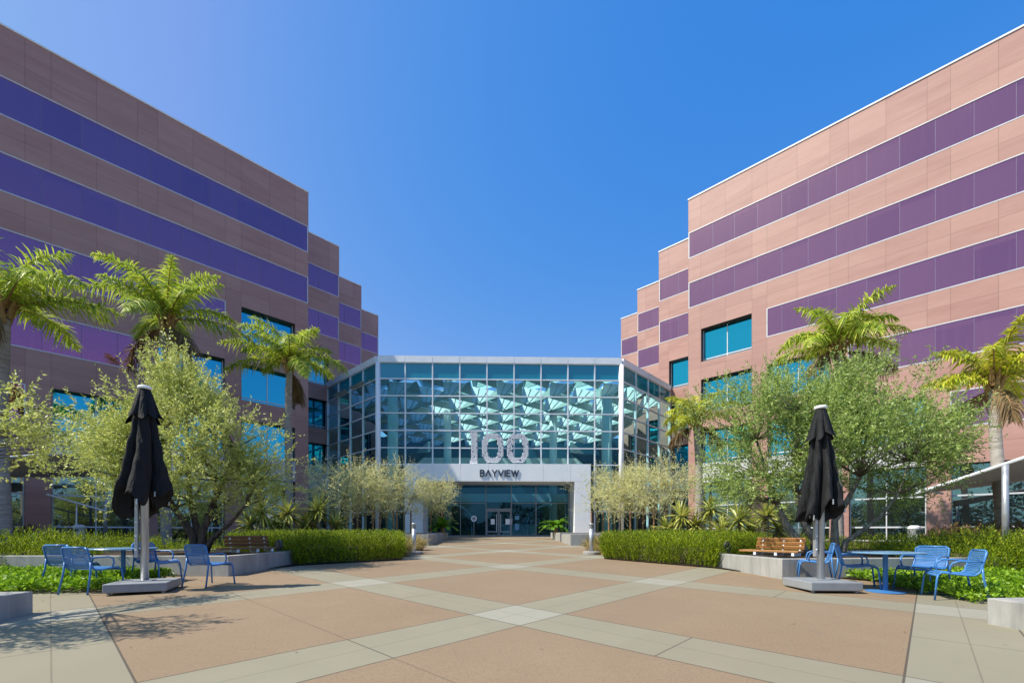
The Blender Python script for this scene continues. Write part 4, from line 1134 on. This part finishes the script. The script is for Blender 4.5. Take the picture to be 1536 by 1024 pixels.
# palms
def palm(px, d, topy, crown_r, label, seed, lean=0.0, nf=15, leaf='palm', tr=.17, up=1.0, az0=0.0, trunk_base=None):
    rg = np.random.default_rng(seed); rn = random.Random(seed)
    g = at(px - lean, d); base = (g[0], g[1], g[2] - .05)
    top = Vector(W(px, topy, d)); top = Vector((top.x, top.y, top.z)); bv = Vector(base)
    r = thing('palm_tree', label, 'palm tree', base, 0, 'queen palms along the facades', True)
    b = MB(); N = 46; pts = []; rad = []
    for i in range(N + 1):
        u = i / N; p = bv.lerp(top, u); p = p + Vector((.1 * math.sin(u * 3 + seed), 0, 0)) * math.sin(PI * u)
        pts.append(p); rad.append(tr * (1.15 - .3 * u) * (1 + .05 * (i % 2)) * (1.25 if i == 0 else 1))
    b.tube(pts, rad, 14); b.build('trunk', M['bark_palm'], r, smooth=True)
    # boots: old leaf bases at the head of the trunk
    b = MB()
    for k in range(11):
        a = k * 2.4 + seed; h = -.25 + .07 * k
        p0 = top + Vector((math.cos(a) * tr * .75, math.sin(a) * tr * .75, h)); p1 = p0 + Vector((math.cos(a) * .18, math.sin(a) * .18, .55)); p2 = p1 + Vector((math.cos(a) * .22, math.sin(a) * .22, .35))
        b.tube([p0, p1, p2], [.1, .06, .03], 6)
    b.build('leaf_base', M['boot'], r)
    geos = []; rach = MB(); dead = []; nd = 1 + seed % 3
    for f in range(nf + nd):
        az = az0 + f * 2.399 + rn.uniform(-.25, .25); q = f / nf
        el = math.radians(86 - 74 * q ** 1.0 + rn.uniform(-8, 8)) * up; L = crown_r * rn.uniform(1.05, 1.3)
        if f >= nf: el = math.radians(rn.uniform(-35, 5)); L *= .8
        n = 16; p = np.array(top) + np.array([0, 0, .35 if f < nf else .05]); e = el; P = [p]
        h = np.array([math.cos(az), math.sin(az), 0])
        bend = math.radians(rn.uniform(62, 118)) * (.55 + .45 * (1 - abs(q - .3)))
        for k in range(n):
            e = el - bend * ((k + 1) / n) ** 1.4
            p = p + (h * math.cos(e) + np.array([0, 0, math.sin(e)])) * L / n; P.append(p)
        P = np.array(P)
        rach.tube([tuple(x) for x in P[::2]], [.04 * (1 - .85 * i / 8) for i in range(9)], 5, False)
        m = 120
        t_ = np.linspace(.13, .995, m); idx = t_ * n; i0 = np.minimum(idx.astype(int), n - 1); fr_ = (idx - i0)[:, None]
        B = P[i0] * (1 - fr_) + P[i0 + 1] * fr_; T = nrm(P[i0 + 1] - P[i0])
        lat = nrm(np.cross(T, np.array([0, 0, 1.0]) + 1e-3))
        upv = nrm(np.cross(lat, T))
        for s in (-1, 1):
            tilt = rg.uniform(-.75, .9, (m, 1))
            Dl = nrm(lat * s * .85 + T * .55 + upv * tilt + np.array([0, 0, -.12]))
            Ll = crown_r * .235 * (np.sin(np.clip(t_ * 1.05, 0, 1) * PI) ** .6 * .9 + .18) * rg.uniform(.8, 1.15, m)
            (geos if f < nf else dead).append(blade_geo(B, Dl, nrm(np.cross(Dl, upv + rg.normal(0, .25, (m, 3)))), Ll * rg.choice([1, 1, 1, .6, .35], m), .05, rg.uniform(.35, 1.2, m) + (1.2 if f >= nf else 0)))
    rach.build('frond_stem', M['boot'], r)
    plant_mesh('frond', join(geos), M[leaf], r, base); [plant_mesh('dead_frond', join(dead[k:k + 2]), M['rust'], r, base) for k in range(0, len(dead), 2)]
palm(6, 16.5, 478, 3.1, 'tall palm cut by the left edge of the photo', 3, tr=.2, az0=.4)
palm(250, 21.5, 492, 3.1, 'large windblown palm rising above the left olive and parasol', 11, tr=.2, az0=.6, nf=16)
palm(434, 26.0, 556, 3.0, 'slim palm with bare pale trunk before the stepped corner of the left block', 21, tr=.2, az0=1.1, nf=16)
palm(1045, 29.5, 640, 2.7, 'upright palm with few fronds against the corner pillar of the right block', 31, lean=-4, tr=.24, az0=2.9, nf=12, leaf='palm_gold')
palm(1258, 22.0, 530, 2.75, 'palm whose crown rises above the twin olives on the right', 41, tr=.2, az0=.2, nf=16)
palm(1492, 17.0, 585, 2.15, 'yellow green palm with ringed grey trunk near the right canopy mast', 52, lean=-12, tr=.19, az0=1.8, nf=13, leaf='palm_gold')

# yuccas: trunks topped by rosettes of sword leaves
def yucca(px, d, heads, label, seed):
    rg = np.random.default_rng(seed); g = at(px, d); base = (g[0], g[1], g[2])
    r = thing('yucca_plant', label, 'yucca', base, 0, 'yuccas below the facades', True)
    b = MB(); geos = []
    for hx, hy, hz, R in heads:
        top = Vector((base[0] + hx, base[1] + hy, base[2] + hz))
        b.tube([base, (base[0] + hx * .5, base[1] + hy * .5, base[2] + hz * .5), tuple(top)], [.1, .085, .07], 7)
        n = 95; u = nrm(rg.normal(size=(n, 3))); u[:, 2] = u[:, 2] * .8 + .22; u = nrm(u)
        S = nrm(np.cross(u, rg.normal(size=(n, 3)))); 
        S = nrm(np.cross(u, np.array([0, 0, 1.0]) + rg.normal(0, .2, (n, 3))))
        geos.append(blade_geo(np.array(top)[None] + u * .06, u, S, R * rg.uniform(.75, 1.15, n), .085, rg.uniform(0, .45, n)))
    b.build('stem', M['bark_olive'], r); plant_mesh('leaf_rosette', join(geos), M['yucca'], r, base)
H2 = lambda a, c: [(0, 0, a, .95), (.7, .3, a * .6, .8), (-.6, .2, c, .85)]
yucca(392, 20, H2(1.7, 1.1), 'yucca rosettes against the left olive, leftmost of the yuccas', 1)
yucca(432, 20.5, H2(1.6, .9), 'yucca rosettes above the left hedge between two other yuccas', 2)
yucca(478, 21, H2(1.75, 1.2), 'yucca rosettes above the left hedge beside the palo verde saplings', 3)
yucca(1022, 20.5, H2(1.5, .9), 'yucca rosettes above the right hedge beside the palo verde saplings', 4)
yucca(1066, 20, H2(1.8, 1.1), 'yucca rosettes behind the right hedge before the corner pillar', 5)
yucca(1108, 18, H2(1.3, .8), 'yucca rosettes below the right olive, behind the golden brown bench', 6)
yucca(1150, 19, H2(1.5, .9), 'yucca rosettes in the shade of the right olive, rightmost of the yuccas', 7)

# palo verde saplings with stakes
def sapling(px, d, h, w, label, seed, bare=False):
    g = at(px, d); base = (g[0], g[1], g[2]); rn = random.Random(seed)
    trn = []
    fk = h * .36
    for k in range(3):
        a = k * 2.1 + seed; q = w * .32
        trn.append(([(base[0], base[1], base[2] - .05), (base[0] + .03 * math.cos(a), base[1] + .03 * math.sin(a), base[2] + fk), (base[0] + q * .5 * math.cos(a), base[1] + q * .5 * math.sin(a), base[2] + h * .55), (base[0] + q * math.cos(a), base[1] + q * math.sin(a), base[2] + h * .78)], [.055, .04, .028, .015]))
    pf = crown_pts(base[0], base[1], base[2] + h * .68, w * .5, w * .5, h * .3, 40 if not bare else 26, seed + 100, .7)
    broad_tree('palo_verde_tree', label, 'tree', base, trn, pf, .4, 16 if not bare else 5, 20, .08, .028, 'palo', 'bark_green', 'palo verde saplings before the atrium', tl=(.45, .95), up=.25, tr=.05)
SAP = [(508, 23, 4.4, 3.4, 'pale yellow palo verde sapling beside the left yuccas'), (548, 24, 4.2, 3.2, 'pale yellow palo verde sapling before the left wing of the atrium'),
       (580, 25.5, 4.5, 3.0, 'pale yellow palo verde sapling before the left corner post of the atrium'), (606, 26.5, 4.6, 2.8, 'pale palo verde sapling before the left leg of the white portal'),
       (655, 29.5, 4.3, 2.4, 'round palo verde sapling overlapping the left edge of the entrance opening'),
       (896, 28, 4.6, 3.2, 'thin palo verde sapling before the right leg of the white portal'), (922, 26.5, 4.5, 2.8, 'pale palo verde sapling before the right corner post of the atrium'),
       (955, 25, 4.3, 3.2, 'pale yellow palo verde sapling before the right wing of the atrium'), (990, 23.5, 4.3, 3.2, 'pale yellow palo verde sapling beside the right yuccas')]
for i, (px, d, h, w, lab) in enumerate(SAP): sapling(px, d, h, w, lab, 60 + i, i == 5)
def stake(loc, tilt, label):
    b = MB(); b.tube([loc, (loc[0] + tilt, loc[1], loc[2] + 1.9)], .05, 8)
    tag(b.build('tree_stake', M['stake'], None, loc), label, 'tree stake', 'brown lodgepole stakes tying up the saplings')
SAPN = ['beside the left yuccas', 'before the left atrium wing', 'before the left corner post', 'before the left portal leg', 'at the left edge of the entrance',
        'before the right portal leg', 'before the right corner post', 'before the right atrium wing', 'beside the right yuccas']
for i, (px, d, h, w, lab) in enumerate(SAP):
    g = at(px, d)
    stake((g[0] - .38, g[1] - .1, g[2]), .02 * (-1) ** i, 'brown wooden stake left of the sapling trunk ' + SAPN[i])
    stake((g[0] + .38, g[1] + .1, g[2]), .02 * (-1) ** (i + 1), 'brown wooden stake right of the sapling trunk ' + SAPN[i])

# ferns by the doors, golden grasses
def fern(loc, label, seed):
    rg = np.random.default_rng(seed); rn = random.Random(seed)
    r = thing('fern_plant', label, 'fern', loc, 0, 'ferns flanking the entrance', True)
    geos = []; b = MB(); b.lathe([(.16, 0), (.14, .25), (.1, .35)], 10, loc)
    for f in range(34):
        az = f * 2.4; L = rn.uniform(.9, 1.4); el = math.radians(rn.uniform(25, 80)); p = np.array(loc) + np.array([0, 0, .3]); P = [p]; n = 9
        h = np.array([math.cos(az), math.sin(az), 0])
        for k in range(n):
            e_ = el - 1.3 * ((k + 1) / n) ** 1.3; p = p + (h * math.cos(e_) + np.array([0, 0, math.sin(e_)])) * L / n; P.append(p)
        P = np.array(P); m = 26; t_ = np.linspace(.15, .99, m); i0 = np.minimum((t_ * n).astype(int), n - 1); fr_ = (t_ * n - i0)[:, None]
        B = P[i0] * (1 - fr_) + P[i0 + 1] * fr_; T = nrm(P[i0 + 1] - P[i0]); lat = nrm(np.cross(T, np.array([0, 0, 1.0]) + 1e-3))
        for s in (-1, 1):
            Dl = nrm(lat * s + T * .5 + rg.normal(0, .1, (m, 3))); geos.append(leaf_geo(B, Dl, T, .3 * (1 - t_ * .6), .07))
    b.build('stem', M['boot'], r); plant_mesh('frond', join(geos), M['fern'], r, loc)
g = W(664, 798, 29.5); fern((g[0], g[1], 1.2), 'lush green fern left of the entrance doors', 5)
g = W(834, 798, 29.5); fern((g[0], g[1], 1.2), 'lush green fern right of the entrance doors', 6)
def tuft(loc, h, n, label):
    B = np.array(loc)[None] + np.column_stack([RNG.normal(0, .12, (n, 2)), np.zeros(n)])
    D = nrm(np.column_stack([RNG.normal(0, .42, (n, 2)), np.ones(n)])); S = nrm(np.cross(D, RNG.normal(size=(n, 3))))
    geo = blade_geo(B, D, S, h * RNG.uniform(.6, 1.15, n), .022, RNG.uniform(.2, 1.2, n))
    tag(plant_mesh('golden_grass', geo, M['grass'], None, loc), label, 'ornamental grass', 'golden feather grasses along the walk')
def tz(p, up): return (p[0], p[1], gz(p[1]) + up)
for px, py, h, lab in [(598, 834, 1.0, 'golden feather grass tuft touching the rounded end of the left hedge'), (612, 829, 1.0, 'golden feather grass tuft behind the left light bollard'),
        (624, 825, 1.0, 'golden feather grass tuft left of the walk, farthest of its row'), (918, 833, 1.0, 'golden feather grass tuft touching the end of the right hedge'),
        (905, 829, 1.0, 'golden feather grass tuft behind the right light bollard'), (893, 825, .95, 'golden feather grass tuft right of the walk, farthest of its row')]:
    tuft(tz(G(px, py), 0), h, 700, lab)

# the wooded far side of the court, behind the lens: it shows in the ground floor glass
n = 26000; X = RNG.uniform(-70, 70, n); Hh = 6.5 + 2.2 * np.sin(X * .21) + 1.4 * np.sin(X * .53 + 1)
B = np.column_stack([X, -38 + RNG.normal(0, 2.5, n), -1 + (Hh + 1) * RNG.uniform(0, 1, n) ** .8])
D = nrm(RNG.normal(size=(n, 3))); S_ = nrm(np.cross(D, RNG.normal(size=(n, 3))))
V, Q = leaf_geo(B, D, S_, RNG.uniform(.4, .9, n), .35)
stuff(link('far_trees', poly_mesh('far_trees', V, Q), M['far_leaf']), 'dark line of trees across the plaza, seen only as reflections in the ground floor glass', 'trees')

n = 130; P = np.vstack([np.column_stack([RNG.uniform(-8, 8, n // 2), RNG.uniform(4, 14, n // 2)]), np.column_stack([RNG.choice([-1, 1], n // 2) * RNG.uniform(4.5, 8, n // 2), RNG.uniform(5, 11, n // 2)])])
B = np.column_stack([P, SL * P[:, 1] + .012]); D = nrm(np.column_stack([RNG.normal(size=(len(P), 2)), RNG.normal(0, .08, len(P))])); S_ = nrm(np.cross(D, np.array([0, 0, 1.0])))
V, Q = leaf_geo(B, D, S_, RNG.uniform(.03, .075, len(P)), .02)
stuff(link('fallen_leaves', poly_mesh('fallen_leaves', V, Q), M['rust']), 'dry brown leaves scattered on the plaza paving', 'leaves')

# ------------------------------------------------------------------ light, sky, lens
SUN_EL = math.radians(52)
sd = Vector((math.cos(SUN_EL) * .97, math.cos(SUN_EL) * .24, -math.sin(SUN_EL)))   # the way light travels
L = bpy.data.lights.new('sun', 'SUN'); L.energy = 4.6; L.angle = math.radians(.5); L.color = (1, .93, .815)
lo = bpy.data.objects.new('sun', L); COL.objects.link(lo); lo.rotation_euler = sd.to_track_quat('-Z', 'Y').to_euler(); lo.location = (-30, 0, 40)
wd = bpy.data.worlds.new('World'); SC.world = wd; wd.use_nodes = True
nt = wd.node_tree; bg = nt.nodes['Background']
sky = nt.nodes.new('ShaderNodeTexSky'); sky.sky_type = 'NISHITA'; sky.sun_disc = False
sky.sun_elevation = SUN_EL; sky.sun_rotation = math.atan2(-sd.x, -sd.y)
sky.air_density = 1.0; sky.dust_density = 1.3; sky.ozone_density = 3.0
# grade of the sky's colour towards the deep blue of a dry clear day
sp_ = nt.nodes.new('ShaderNodeSeparateColor'); cb_ = nt.nodes.new('ShaderNodeCombineColor'); nt.links.new(sky.outputs[0], sp_.inputs[0])
def mth(op, a, b):
    o = nt.nodes.new('ShaderNodeMath'); o.operation = op
    for i, v in enumerate((a, b)):
        if isinstance(v, bpy.types.NodeSocket): nt.links.new(v, o.inputs[i])
        else: o.inputs[i].default_value = v
    return o.outputs[0]
gg = mth('MULTIPLY', mth('POWER', sp_.outputs[1], .8), 1.24)
rr_ = mth('MINIMUM', mth('MULTIPLY', mth('POWER', sp_.outputs[0], 2.3), .5), mth('MULTIPLY', gg, .56))
nt.links.new(rr_, cb_.inputs[0]); nt.links.new(gg, cb_.inputs[1]); nt.links.new(mth('MULTIPLY', mth('POWER', sp_.outputs[2], .25), 3.75), cb_.inputs[2])
nt.links.new(cb_.outputs[0], bg.inputs[0]); bg.inputs[1].default_value = .108
SC.view_settings.view_transform = 'Standard'; SC.view_settings.look = 'None'; SC.view_settings.gamma = 1; SC.view_settings.exposure = .55
cam = bpy.data.cameras.new('camera'); co = bpy.data.objects.new('camera', cam); COL.objects.link(co)
co.location = (0, 0, EYE); co.rotation_euler = (PI / 2, 0, -TH)
cam.sensor_width = 36; cam.lens = 36 * F / 1536; cam.shift_y = (HZ - 512) / 1536; cam.clip_end = 4000; cam.clip_start = .05
SC.camera = co
SC.cycles.max_bounces = 8; SC.cycles.transparent_max_bounces = 16; SC.cycles.diffuse_bounces = 4; SC.cycles.glossy_bounces = 4
SC.cycles.use_denoising = True
